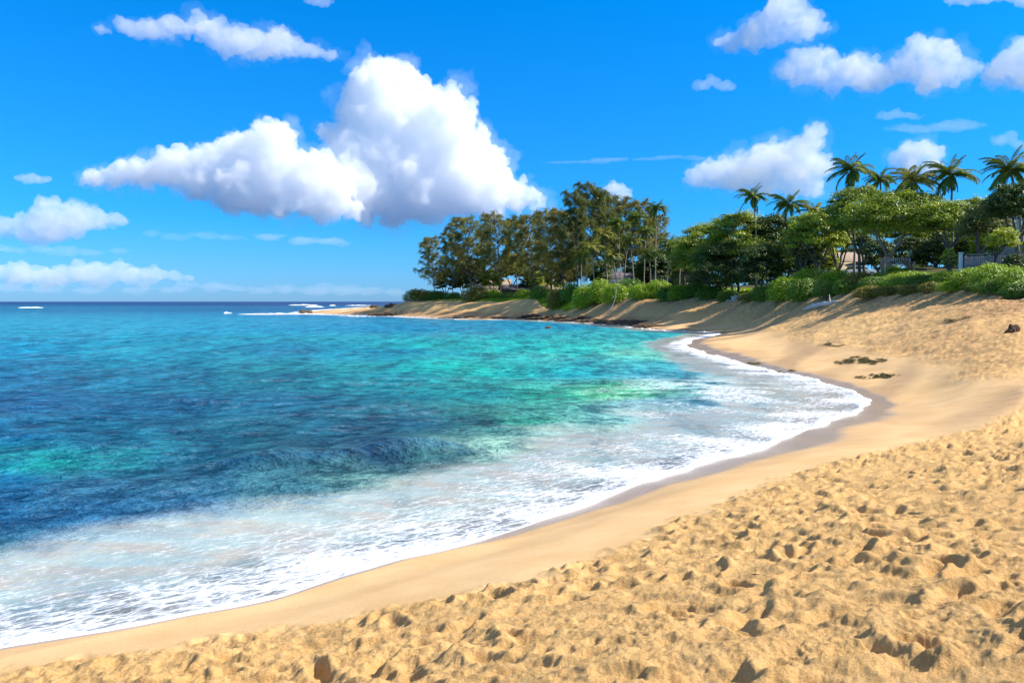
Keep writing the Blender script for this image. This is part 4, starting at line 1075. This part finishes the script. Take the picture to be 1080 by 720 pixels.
root = empty('gate_post', (x, y, z)); tag(root, 'white post with a flat cap at the left end of the fence', 'post')
hp = P(1010, 267, 68).z - z
box_ob('shaft', [(-.12, .12, -.12, .12, -.5, hp)], M_TRIM, root, bev=.01); box_ob('cap', [(-.17, .17, -.17, .17, hp + .002, hp + .07)], M_TRIM, root, bev=.01)

# bench
M_WOOD = simple_mat('weathered_bench_wood', (.42, .30, .24), .85, .35, 8, .3, 30)
def bench():
    D = 81; x, y = place(946, D); z = gz(x, y); s = 1.45
    z = P(946, 287, D).z
    root = empty('park_bench', (x, y, z), .06, s * 1.08); tag(root, 'weathered wooden bench facing the sea beside the forked tree', 'bench')
    w = .92
    box_ob('seat', [(-w, w, -.24 + i * .1, -.16 + i * .1, .42, .45) for i in range(5)], M_WOOD, root)
    box_ob('backrest', [(-w, w, .27, .30, .86, .93), (-w, w, .27, .30, .50, .55)] + [(-w + .04 + i * .14, -w + .10 + i * .14, .272, .298, .552, .858) for i in range(13)], M_WOOD, root)
    for sx in (-1, 1):
        for yy, hh in ((-.24, .62), (.25, .93)):
            box_ob('leg', [(sx * w - .035, sx * w + .035, yy, yy + .06, -1.2, hh)], M_WOOD, root, loc=(sx * .037, 0, 0))
        box_ob('armrest', [(sx * w - .04, sx * w + .04, -.28, .24, .622, .66)], M_WOOD, root, loc=(sx * .037, 0, 0))
bench()

# parked car, mostly behind the shrubs
M_CAR = simple_mat('silver_paint', (.55, .56, .58), .25, .03, 1, spec=.5)
M_TYRE = simple_mat('tyre_rubber', (.02, .02, .02), .9, .1, 3)
def car():
    D = 112; x, y = place(905, D); z = gz(x, y) + .25
    root = empty('parked_car', (x, y, z), .12); tag(root, 'pale silver car with dark windows behind the shrubs', 'car')
    def loft(name, prof, y0, y1, m, parent=root, ins=0):
        n = len(prof); V = [(a, y0, b) for a, b in prof] + [(a, y1, b) for a, b in prof]
        bm = bmesh.new(); vs_ = [bm.verts.new(v) for v in V]
        for i in range(n): bm.faces.new((vs_[i], vs_[(i + 1) % n], vs_[n + (i + 1) % n], vs_[n + i]))
        bm.faces.new(vs_[:n][::-1]); bm.faces.new(vs_[n:]); bmesh.ops.recalc_face_normals(bm, faces=bm.faces)
        me = bpy.data.meshes.new(name); bm.to_mesh(me); me.materials.append(m); o = link(name, me, parent)
        b = o.modifiers.new('b', 'BEVEL'); b.width = .06; b.segments = 2; return o
    loft('body', [(-2.2, .35), (-2.25, .8), (-1.9, .98), (-1.35, 1.02), (1.2, 1.02), (2.05, .9), (2.25, .62), (2.2, .35)], -.88, .88, M_CAR)
    loft('window_band', [(-1.6, 1.025), (-1.25, 1.42), (.5, 1.42), (1.15, 1.025)], -.78, .78, M_GLASS)
    loft('roof_panel', [(-1.3, 1.425), (-1.15, 1.5), (.4, 1.5), (.55, 1.425)], -.76, .76, M_CAR)
    for sx in (-1.4, 1.4):
        for sy in (-.9, .9):
            bm = bmesh.new(); bmesh.ops.create_cone(bm, cap_ends=True, segments=24, radius1=.34, radius2=.34, depth=.2, matrix=Matrix.Rotation(math.pi / 2, 4, 'X'))
            me = bpy.data.meshes.new('wheel'); bm.to_mesh(me); me.materials.append(M_TYRE); wo = link('wheel', me, root, (sx, sy, .34))
            bm = bmesh.new(); bmesh.ops.create_cone(bm, cap_ends=True, segments=16, radius1=.19, radius2=.19, depth=.23, matrix=Matrix.Rotation(math.pi / 2, 4, 'X'))
            me = bpy.data.meshes.new('rim'); bm.to_mesh(me); me.materials.append(M_CAR); link('rim', me, wo)
    for sy in (-.6, .6): box_ob('headlight', [(2.19, 2.27, sy - .18, sy + .18, .64, .78)], M_TRIM, root)
car()

# ------------------------------------------------------------------ rocks, driftwood, weed
M_ROCK = simple_mat('lava_rock', (.17, .105, .06), .9, .5, 2.5, .8, 8)
M_ROCK_P = simple_mat('pale_boulder', (.50, .46, .42), .9, .25, 3, .5, 10)
M_DRIFT = simple_mat('bleached_driftwood', (.62, .58, .56), .85, .2, 5, .6, 18)
M_WEED = simple_mat('dried_seaweed', (.10, .08, .03), .8, .5, 8, .3, 40, col2=(.20, .17, .05))
def rock_mesh(seed, m, flat=.6, sub=4):
    from mathutils import noise as mn
    bm = bmesh.new(); bmesh.ops.create_icosphere(bm, subdivisions=sub, radius=1)
    for v in bm.verts:
        p = v.co.copy(); o = Vector((seed * 7.1, seed * 3.3, 0))
        k = 1 + .55 * mn.noise(p * 1.1 + o) + .28 * mn.noise(p * 2.6 + o) + .13 * mn.noise(p * 6 + o)
        v.co = p * k; v.co.z *= flat
        v.co.z = round(v.co.z * 5) / 5 * .35 + v.co.z * .65
    me = bpy.data.meshes.new('rock'); bm.to_mesh(me); me.materials.append(m); return me
RM = [rock_mesh(i, M_ROCK, .5) for i in range(5)]
r = np.random.RandomState(17)
cnt = 0
for i in range(120):
    px = 478 + 212 * (i + r.rand()) / 120
    wl_y = np.interp(px, [483, 560, 608, 649, 690], [335.6, 336.5, 338.8, 341.6, 346.0]) - r.rand() * (3.6 if px > 555 else 1.6)
    p = hit(px, wl_y); s = (.30 + 1.0 * r.rand() ** 2) * (.95 if px > 555 else .6)
    o = link('ledge_rock', RM[i % 5], None, (p.x, p.y, p.z), (0, 0, r.normal() * .5), (s * 2.2, s * 1.3, s * .85))
    tag(o, 'dark brown lava rock in the low ledge along the far waterline', 'rock', 'lava rocks of the ledge along the far waterline')
for px, py, s, lab in ((395, 324.2, 2.2, 'left of two dark rocks lying on the far sand spit'), (413, 323.6, 1.9, 'right of two dark rocks lying on the far sand spit'),
                       (399, 333.2, 1.5, 'dark rock in the surf under the sand spit'), (409, 333.2, 1.6, 'small dark rock right beside the one in the surf'), (322, 330.8, 2.4, 'dark wet rock at the outermost end of the spit')):
    p = hit(px, py)
    tag(link('shore_rock', RM[int(px) % 5], None, (p.x, p.y, p.z + .1), (0, 0, px), (s * 1.5, s, s * .9)), lab, 'rock', 'rocks on the sand spit')
x_, y_ = W0(578, 347)
tag(link('sea_rock', RM[2], None, (x_, y_, .1), (0, 0, 1), (.55, .45, .6)), 'tiny dark rock breaking the turquoise water off the ledge', 'rock')
for px, py, s, m, lab, fl in ((1068, 352, .30, M_ROCK, 'dark brown stump-like rock alone on the sand at right', 1.3), (778, 318, 1.0, M_ROCK_P, 'pale boulder at the foot of the dark hanging tree', .8), (768, 319, .5, M_ROCK_P, 'smaller pale stone left of the boulder', .8)):
    p = hit(px, py)
    tag(link('boulder', rock_mesh(px, m, fl), None, (p.x, p.y, p.z + s * .25), (0, 0, px), (s, s * .9, s)), lab, 'rock')
def driftwood():
    a = hit(846, 329); b = hit(886, 322); r = np.random.RandomState(9)
    root = empty('driftwood_log', a); tag(root, 'bleached pale driftwood log lying below the bright shrubs', 'driftwood')
    e = b - a
    path = bend((0, 0, .25), (e.x, e.y, e.z + .40), (0, 0, .1), 16, .03, r)
    V, Q = tube([(path, [.03, .15, .24, .26, .22, .16, .03])], 10)
    V += np.c_[fbm(V[:, 0] * 2.5, V[:, 2] * 5, 3, 7), V[:, 0] * 0, fbm(V[:, 0] * 2.5 + 9, V[:, 2] * 5, 3, 8)] * .05
    V[:, 2] *= 1.0
    log = link('log', mesh_np('log', V, Q, M_DRIFT, True), root)
    V, Q = tube([(bend((e.x * .3, e.y * .3, .5), (e.x * .2, e.y * .3, 1.0), n=4), [.07, .03]), (bend((e.x * .75, e.y * .75, e.z * .75 + .5), (e.x * .85, e.y * .7, e.z + 1.1), n=4), [.08, .03])], 6)
    link('branch_stub', mesh_np('branch_stub', V, Q, M_DRIFT, True), root)
driftwood()
def dead_branch(px0, py0, px1, py1, D, m, lab, twigs, rad):
    a = P(px0, py0, D); b = P(px1, py1, D + .5); z = gz(a.x, a.y); a.z = min(a.z, z + .1)
    r = np.random.RandomState(int(px0)); e = np.array(b - a)
    paths = [(bend((0, 0, -.1), e, (.12 * e[2], 0, 0), 9, .04, r), [rad, rad * .3])]
    for i in range(twigs):
        t = .3 + .6 * i / max(1, twigs - 1); s0 = e * t; L = np.linalg.norm(e) * (.25 + .2 * r.rand())
        paths.append((bend(s0, s0 + np.array([r.choice([-1, 1]) * L * .7, r.normal() * .2, L * .6]), (0, 0, .05), 5, .02, r), [rad * .5, rad * .15]))
    V, Q = tube(paths, 6)
    o = link('dead_branch', mesh_np('dead_branch', V, Q, m, True), None, a); tag(o, lab, 'branch')
dead_branch(872, 317, 857, 284, 83, M_DARKBARK, 'dark dead branch leaning over the driftwood log', 6, .07)
dead_branch(638, 313, 650, 302, 151, M_DRIFT, 'bleached dead branch lying against the hedge below the palms', 3, .07)
p = hit(796, 610)
V, Q = tube([(bend((0, 0, -.02), (.004, 0, .09), n=4), [.003, .002]), (bend((-.03, .01, .012), (.05, -.01, .015), n=4), [.005, .003]), (bend((.0, 0, .04), (.02, 0, .06), n=3), [.002, .001])], 5)
tag(link('twig', mesh_np('twig', V, Q, M_DARKBARK), None, (p.x, p.y, p.z + .03)), 'tiny dark twig standing in the trodden sand', 'twig')

def weed(px, py, hw, hh, lab, n=1500, dens=1.0, th=.03):
    """a drift of dried weed: many thin strands lying on the sand"""
    r = np.random.RandomState(int(px + py)); a = hit(px - hw, py + hh * .3); b = hit(px + hw, py - hh * .3); c = hit(px, py)
    f = hit(px, py + hh); g = hit(px, py - hh)
    ux = (b - a) / 2; uy = (g - f) / 2
    t = r.rand(n) * 6.283; q = r.rand(n) ** .9
    s = np.cos(t) * q; v = np.sin(t) * q
    v = v + .35 * np.sin(s * 4 + px)
    X = c.x + s * ux.x + v * uy.x; Y = c.y + s * ux.y + v * uy.y
    k = (fbm(X / .45, Y / .9, 3, 77) > .25 - .35 * dens * (1.3 - q) - .1)
    X, Y = X[k], Y[k]; m_ = len(X)
    Z = terrain(X, Y) + .02 + r.rand(m_) * th
    o = np.array([c.x, c.y, c.z])
    C = np.c_[X, Y, Z] - o
    Nn = unit(np.c_[r.normal(size=(m_, 2)) * .5, np.ones(m_)]); ax = np.c_[r.normal(size=m_) * 1.2, r.normal(size=m_) * .6, r.normal(size=m_) * .12]
    me = leaf_mesh('seaweed_drift', C, Nn, .16, .022, M_WEED, r, axis=ax)
    tag(link('seaweed_drift', me, None, tuple(o)), lab, 'seaweed', 'drifts of dark seaweed on the sand')
weed(907, 381, 28, 4.0, 'largest dark drift of seaweed on the smooth sand', 5200, 1.2)
weed(925, 398.5, 24, 2.6, 'nearest olive drift of seaweed just above the wave tip', 2600, .8)
weed(876, 364, 16, 2.6, 'thin left drift of seaweed on the sand below the log', 1800, .6)
weed(985, 357, 34, 1.8, 'long thin line of weed crossing the sand at right', 1500, .3, .03)
weed(795, 384, 9, 2.2, 'small dark weed drift beside the upper foam tongue', 900, 1.8)
weed(830, 392, 10, 1.4, 'small weed streak at the edge of the wet sand', 700, .6)
weed(1003, 341, 12, 1.2, 'clumpy dark weed left of the stump-like rock', 500, 1.5, .18)
weed(1018, 337, 9, 1.0, 'short dark weed clump highest on the slope', 350, 1.5, .15)

# ------------------------------------------------------------------ waves breaking far out
M_FOAM = simple_mat('breaking_foam', (.82, .86, .88), .7, .12, .6, .8, 3)
def breaker(px0, px1, py, h, wd, lab):
    x0, y0 = W0(px0, py); x1, y1 = W0(px1, py - .2); r = np.random.RandomState(int(px0 * 3 + py))
    n, k = 160, 9; t = np.linspace(0, 1, n); V = []
    env = np.clip(np.sin(np.pi * t) ** .5 * (.75 + .6 * vn(t * 14, t * 0 + px0, 9) + .3 * vn(t * 45, t * 0, 10)), .06, 1.4)
    for i in range(n):
        for j in range(k):
            a = j / (k - 1)
            V.append(((x1 - x0) * t[i], (a - .5) * wd * (1 + .3 * env[i]) + r.normal() * .1 + 2 * math.sin(t[i] * 7 + px0), h * .6 * env[i] * math.sin(math.pi * a) ** .8 * (1 + r.normal() * .10) - .12))
    q = grid_quads(n, k)
    o = link('breaking_wave', mesh_np('breaking_wave', V, q, M_FOAM, True), None, (x0, y0, 0)); tag(o, lab, 'wave', 'white breaking waves far out')
breaker(248, 352, 331.4, .95, 5, 'white breaker running into the tip of the sand spit')
breaker(303, 346, 321.9, 1.9, 14, 'long white breaker behind the spit, left part')
breaker(322, 347, 323.9, 1.6, 12, 'short white breaker nearest behind the spit')
breaker(348, 362, 322.3, 1.2, 12, 'small white breaker between the two long ones behind the spit')
breaker(364, 400, 322.2, 1.3, 14, 'white breaker behind the two dark rocks of the spit')
breaker(-12, 10, 325.0, .9, 9, 'small white breaker cut by the left edge')
breaker(22, 59, 324.6, 1.1, 9, 'white breaker on the outer reef near the left edge')
breaker(240, 246, 330.4, .8, 4, 'tiny white crest left of the spit breaker')
breaker(352, 402, 333.6, .45, 4, 'low white wash along the near side of the spit')
breaker(432, 478, 334.8, .28, 2, 'thin white wash below the middle of the far sand')

# ------------------------------------------------------------------ clouds: closed bodies of scattering air, lit by the sun
def cloud_mat(dens):
    m, nt = new_mat('cloud_vapour')
    o = N(nt, 'ShaderNodeOutputMaterial'); s = N(nt, 'ShaderNodeVolumeScatter')
    s.inputs['Color'].default_value = (1, 1, 1, 1); s.inputs['Density'].default_value = dens; s.inputs['Anisotropy'].default_value = 0
    nt.links.new(s.outputs[0], o.inputs['Volume']); return m
def ico(sub):
    bm = bmesh.new(); bmesh.ops.create_icosphere(bm, subdivisions=sub, radius=1)
    bm.verts.index_update(); V = np.array([v.co[:] for v in bm.verts]); Fc = np.array([[v.index for v in f.verts] for f in bm.faces]); bm.free()
    return V, Fc
ICO = {2: ico(2), 3: ico(3)}
def cloud(blobs, D, dens, vox, amp, lab, flat=1.0, kids=7, base=None, seed=0, kid=.45, sx=1.0, nfill=40):
    """a pile of puffs merged into one closed skin, then roughened"""
    r = random.Random(seed or int(D + blobs[0][0])); s = D / F
    root_c = P(blobs[0][0], blobs[0][1], D)
    fill = []
    for i, a in enumerate(blobs):
        for b in blobs[i + 1:]:
            dd = math.hypot(a[0] - b[0], a[1] - b[1])
            if (a[2] + b[2]) * .6 < dd < (a[2] + b[2]) * 1.15 + 6: fill.append(((a[0] + b[0]) / 2, (a[1] + b[1]) / 2 + 1, (a[2] + b[2]) * .45))
    grow = 1.0 if flat == 1.0 else 1.25
    blobs = [(a, b, c * grow) for a, b, c in list(blobs) + fill[:nfill]]
    Vs, Fs, off = [], [], 0
    for (px, py, rad) in blobs:
        c = P(px, py, D); c.y += r.uniform(-.5, .5) * rad * s
        bl = [(c, rad * s * .9)]
        for k in range(kids):
            d = Vector((r.gauss(0, 1) * sx, r.gauss(0, 1), r.gauss(.15, .8))).normalized()
            R = rad * s * kid * r.uniform(.5, 1.15)
            c2 = c + Vector((d.x * sx, d.y, d.z * flat)) * rad * s * .82
            bl.append((c2, R))
            if rad > 9:
                for q in range(3):
                    d2 = (d + Vector((r.gauss(0, .8), r.gauss(0, .8), r.gauss(0, .8)))).normalized()
                    bl.append((c2 + Vector((d2.x * sx, d2.y, d2.z * flat)) * R * .9, R * r.uniform(.3, .6)))
        for (cc, R) in bl:
            V0, F0 = ICO[2 if R < rad * s * .5 else 3]
            Vs.append(V0 * [R * sx, R, R * flat] + np.array(cc - root_c)); Fs.append(F0 + off); off += len(V0)
    V = np.vstack(Vs); Fc = np.vstack(Fs)
    if base is not None:
        zb = P(blobs[0][0], base, D).z - root_c.z
        V[:, 2] = np.where(V[:, 2] < zb, zb + (V[:, 2] - zb) * .22, V[:, 2])
    o = link('cloud', mesh_np('cloud', V, Fc, cloud_mat(dens)), None, root_c)
    md = o.modifiers.new('remesh', 'REMESH'); md.mode = 'VOXEL'; md.voxel_size = vox * s
    for ns, a in ((30, 1.0), (11, .75), (4.5, .5), (2.2, .25)):
        t = bpy.data.textures.new('puffs', 'CLOUDS'); t.noise_scale = ns * s; t.noise_depth = 3
        dm = o.modifiers.new('billow', 'DISPLACE'); dm.texture = t; dm.strength = amp * a * s; dm.mid_level = .5; dm.texture_coords = 'GLOBAL'
    md = o.modifiers.new('remesh_again', 'REMESH'); md.mode = 'VOXEL'; md.voxel_size = vox * s * .9
    tag(o, lab, 'cloud', 'white clouds in the blue sky')
    if dens >= .007:                     # thin ragged vapour round the dense body
        v = link('wisps', mesh_np('wisps', V * 1.03, Fc, cloud_mat(dens * .08)), o)
        md = v.modifiers.new('remesh', 'REMESH'); md.mode = 'VOXEL'; md.voxel_size = vox * s * 1.5
        for ns, a in ((22, 2.2), (9, 1.5), (4, .8)):
            t = bpy.data.textures.new('shreds', 'CLOUDS'); t.noise_scale = ns * s; t.noise_depth = 3
            dm = v.modifiers.new('tear', 'DISPLACE'); dm.texture = t; dm.strength = amp * a * s; dm.mid_level = .47; dm.texture_coords = 'GLOBAL'
        md = v.modifiers.new('remesh_again', 'REMESH'); md.mode = 'VOXEL'; md.voxel_size = vox * s * 1.3
B = [(398, 86, 26), (384, 100, 22), (425, 84, 20), (450, 98, 14), (380, 118, 28), (410, 125, 32), (440, 125, 26), (472, 115, 22), (482, 130, 20), (365, 150, 24), (400, 160, 36), (440, 165, 36), (475, 160, 32), (505, 165, 24), (518, 190, 24), (490, 195, 34),
     (450, 205, 34), (415, 212, 26), (385, 200, 30), (350, 190, 22), (540, 205, 18), (560, 208, 12), (520, 220, 18)]
cloud(B, 7400, .0085, 1.1, 17, 'tallest white cumulus towering left of the trees', base=236, nfill=0)
B = [(95, 188, 9), (118, 185, 12), (145, 182, 15), (172, 178, 18), (200, 180, 20), (228, 172, 22), (250, 160, 20), (275, 150, 20), (298, 150, 16), (262, 190, 24), (230, 195, 18), (295, 180, 22), (318, 195, 18), (338, 185, 18), (345, 210, 20), (325, 215, 16), (275, 212, 18), (300, 218, 14), (340, 170, 15), (285, 145, 16), (355, 215, 14), (250, 208, 20), (215, 200, 16), (362, 200, 16), (372, 222, 13)]
cloud(B, 6900, .0085, 1.1, 16, 'long white cumulus tapering to the left of the tallest one', base=232, seed=5)
B = [(110, 32, 6), (135, 32, 8), (160, 32, 10), (190, 30, 12), (208, 22, 9), (225, 35, 13), (250, 42, 14), (275, 46, 14), (300, 48, 13), (325, 52, 10), (348, 58, 6), (270, 60, 9), (240, 55, 7), (290, 34, 8)]
cloud(B, 3600, .0075, 1.1, 14, 'flat white cloud streak at the upper left', .7)
B = [(10, 240, 12), (35, 238, 14), (58, 242, 15), (82, 236, 14), (104, 232, 12), (126, 232, 9), (60, 222, 11), (45, 213, 8), (84, 220, 9), (-15, 242, 12), (30, 250, 10)]
cloud(B, 6500, .0040, 1.2, 15, 'ragged pale cloud at the left under the tapering cumulus', .75)
B = [(20, 188, 5), (35, 188, 7), (50, 189, 4)]
cloud(B, 6500, .004, 1.0, 6, 'small grey cloud at the left edge', .7)
B = [(-12, 285, 9), (2, 288, 9), (14, 283, 9), (30, 288, 11), (48, 292, 10), (66, 290, 11), (85, 287, 11), (105, 284, 12), (125, 288, 11), (145, 291, 10), (165, 287, 8), (182, 291, 6), (100, 298, 10), (150, 299, 8), (50, 299, 9), (20, 298, 8), (198, 294, 5)]
cloud(B, 14000, .0020, 1.0, 9, 'low row of puffs over the horizon at the left', .7)
B = [(250, 304, 7), (275, 306, 8), (300, 305, 8), (330, 307, 9), (360, 306, 9), (390, 307, 8), (415, 308, 7), (345, 301, 6)]
cloud(B, 22000, .0004, .9, 5, 'faint haze-thin cloud row on the horizon left of the point', .5, sx=1.5)
B = [(285, 250, 9), (320, 254, 10), (350, 255, 10)]
cloud(B, 9000, .0012, .9, 5, 'thin grey shreds under the tallest cumulus', .35, sx=1.5)
B = [(768, 46, 11), (785, 38, 13), (803, 25, 14), (820, 12, 15), (838, 12, 12), (845, 28, 13), (862, 27, 9), (800, 42, 10), (825, 35, 11), (830, -2, 10), (875, 28, 5), (757, 42, 5)]
cloud(B, 3400, .0085, 1.2, 14, 'white cloud cut by the top edge at the upper right')
B = [(828, 78, 11), (845, 62, 13), (860, 80, 14), (872, 60, 11), (885, 78, 15), (905, 68, 13), (912, 86, 12), (935, 78, 14), (955, 72, 15), (968, 52, 13), (985, 48, 12), (1000, 62, 15), (990, 82, 13), (1018, 74, 11), (1030, 72, 7), (880, 95, 8), (975, 95, 6)]
cloud(B, 3400, .0085, 1.2, 15, 'wide white cloud at the upper right above the palms')
B = [(1050, 78, 12), (1068, 66, 14), (1085, 58, 18), (1105, 66, 18), (1090, 84, 14), (1070, 86, 9)]
cloud(B, 3400, .0085, 1.2, 13, 'white cloud cut by the right edge')
B = [(1005, -2, 8), (1025, -4, 9), (1050, -6, 10), (1075, -4, 12), (1095, 0, 10)]
cloud(B, 3200, .006, 1.1, 10, 'cloud underside peeking in at the top right corner', .7)
B = [(728, 190, 7), (742, 186, 11), (760, 180, 15), (782, 178, 18), (805, 172, 20), (828, 165, 19), (848, 160, 15), (856, 178, 16), (855, 195, 13), (830, 195, 15), (800, 195, 12), (852, 146, 9), (865, 140, 6), (770, 194, 10)]
cloud(B, 4600, .0070, 1.2, 15, 'soft white cloud left of the tall palms')
B = [(948, 168, 9), (960, 160, 11), (975, 156, 11), (986, 163, 9), (965, 174, 12), (985, 176, 10)]
cloud(B, 4800, .0080, 1.1, 11, 'small bright cloud between the palm tops')
B = [(640, 200, 6), (650, 197, 8), (660, 203, 7), (652, 208, 7)]
cloud(B, 6000, .008, 1.0, 9, 'little round cloud above the ironwoods')
B = [(738, 90, 5), (752, 86, 6), (765, 90, 6), (774, 92, 3)]
cloud(B, 4200, .004, 1.0, 8, 'small wispy cloud left of the wide one', .7)
B = [(930, 122, 4), (945, 120, 6), (962, 122, 5), (975, 122, 3)]
cloud(B, 4200, .0030, 1.0, 7, 'small thin wisp under the wide cloud', .6)
B = [(1015, 132, 12), (985, 135, 12), (955, 136, 10)]
cloud(B, 5200, .0012, 1.0, 8, 'faint long wisp above the palm tops', .3, sx=1.8)
B = [(1052, 150, 7), (1065, 146, 7), (1078, 154, 7)]
cloud(B, 5200, .0025, 1.0, 10, 'pale wisp over the right edge palm')
B = [(590, 171, 6), (620, 170, 8), (650, 168, 9), (680, 168, 8), (710, 166, 8), (735, 167, 5)]
cloud(B, 8000, .0012, .9, 3, 'long thin cloud streak in the middle of the sky', .12, sx=2.2)
B = [(325, 2, 5), (338, 0, 6), (350, 1, 4)]
cloud(B, 3600, .006, 1.0, 8, 'cloud scrap touching the top edge, right of the flat streak')
B = [(-10, 262, 7), (15, 264, 8), (40, 262, 7), (70, 265, 8), (100, 266, 7), (125, 265, 6)]
cloud(B, 12000, .0007, 1.0, 7, 'thin hazy veil between the ragged cloud and the low row at the left', .45, sx=1.7)
B = [(185, 250, 8), (215, 248, 9), (245, 250, 8), (160, 246, 7)]
cloud(B, 9000, .0006, 1.0, 7, 'thin hazy veil under the tapering cumulus', .45, sx=1.6)
B = [(200, 300, 7), (225, 302, 8), (10, 304, 8), (50, 305, 8), (95, 306, 8), (140, 306, 8), (180, 306, 7)]
cloud(B, 24000, .0004, 1.0, 6, 'pale haze bank lying on the horizon at the left', .5, sx=1.8)
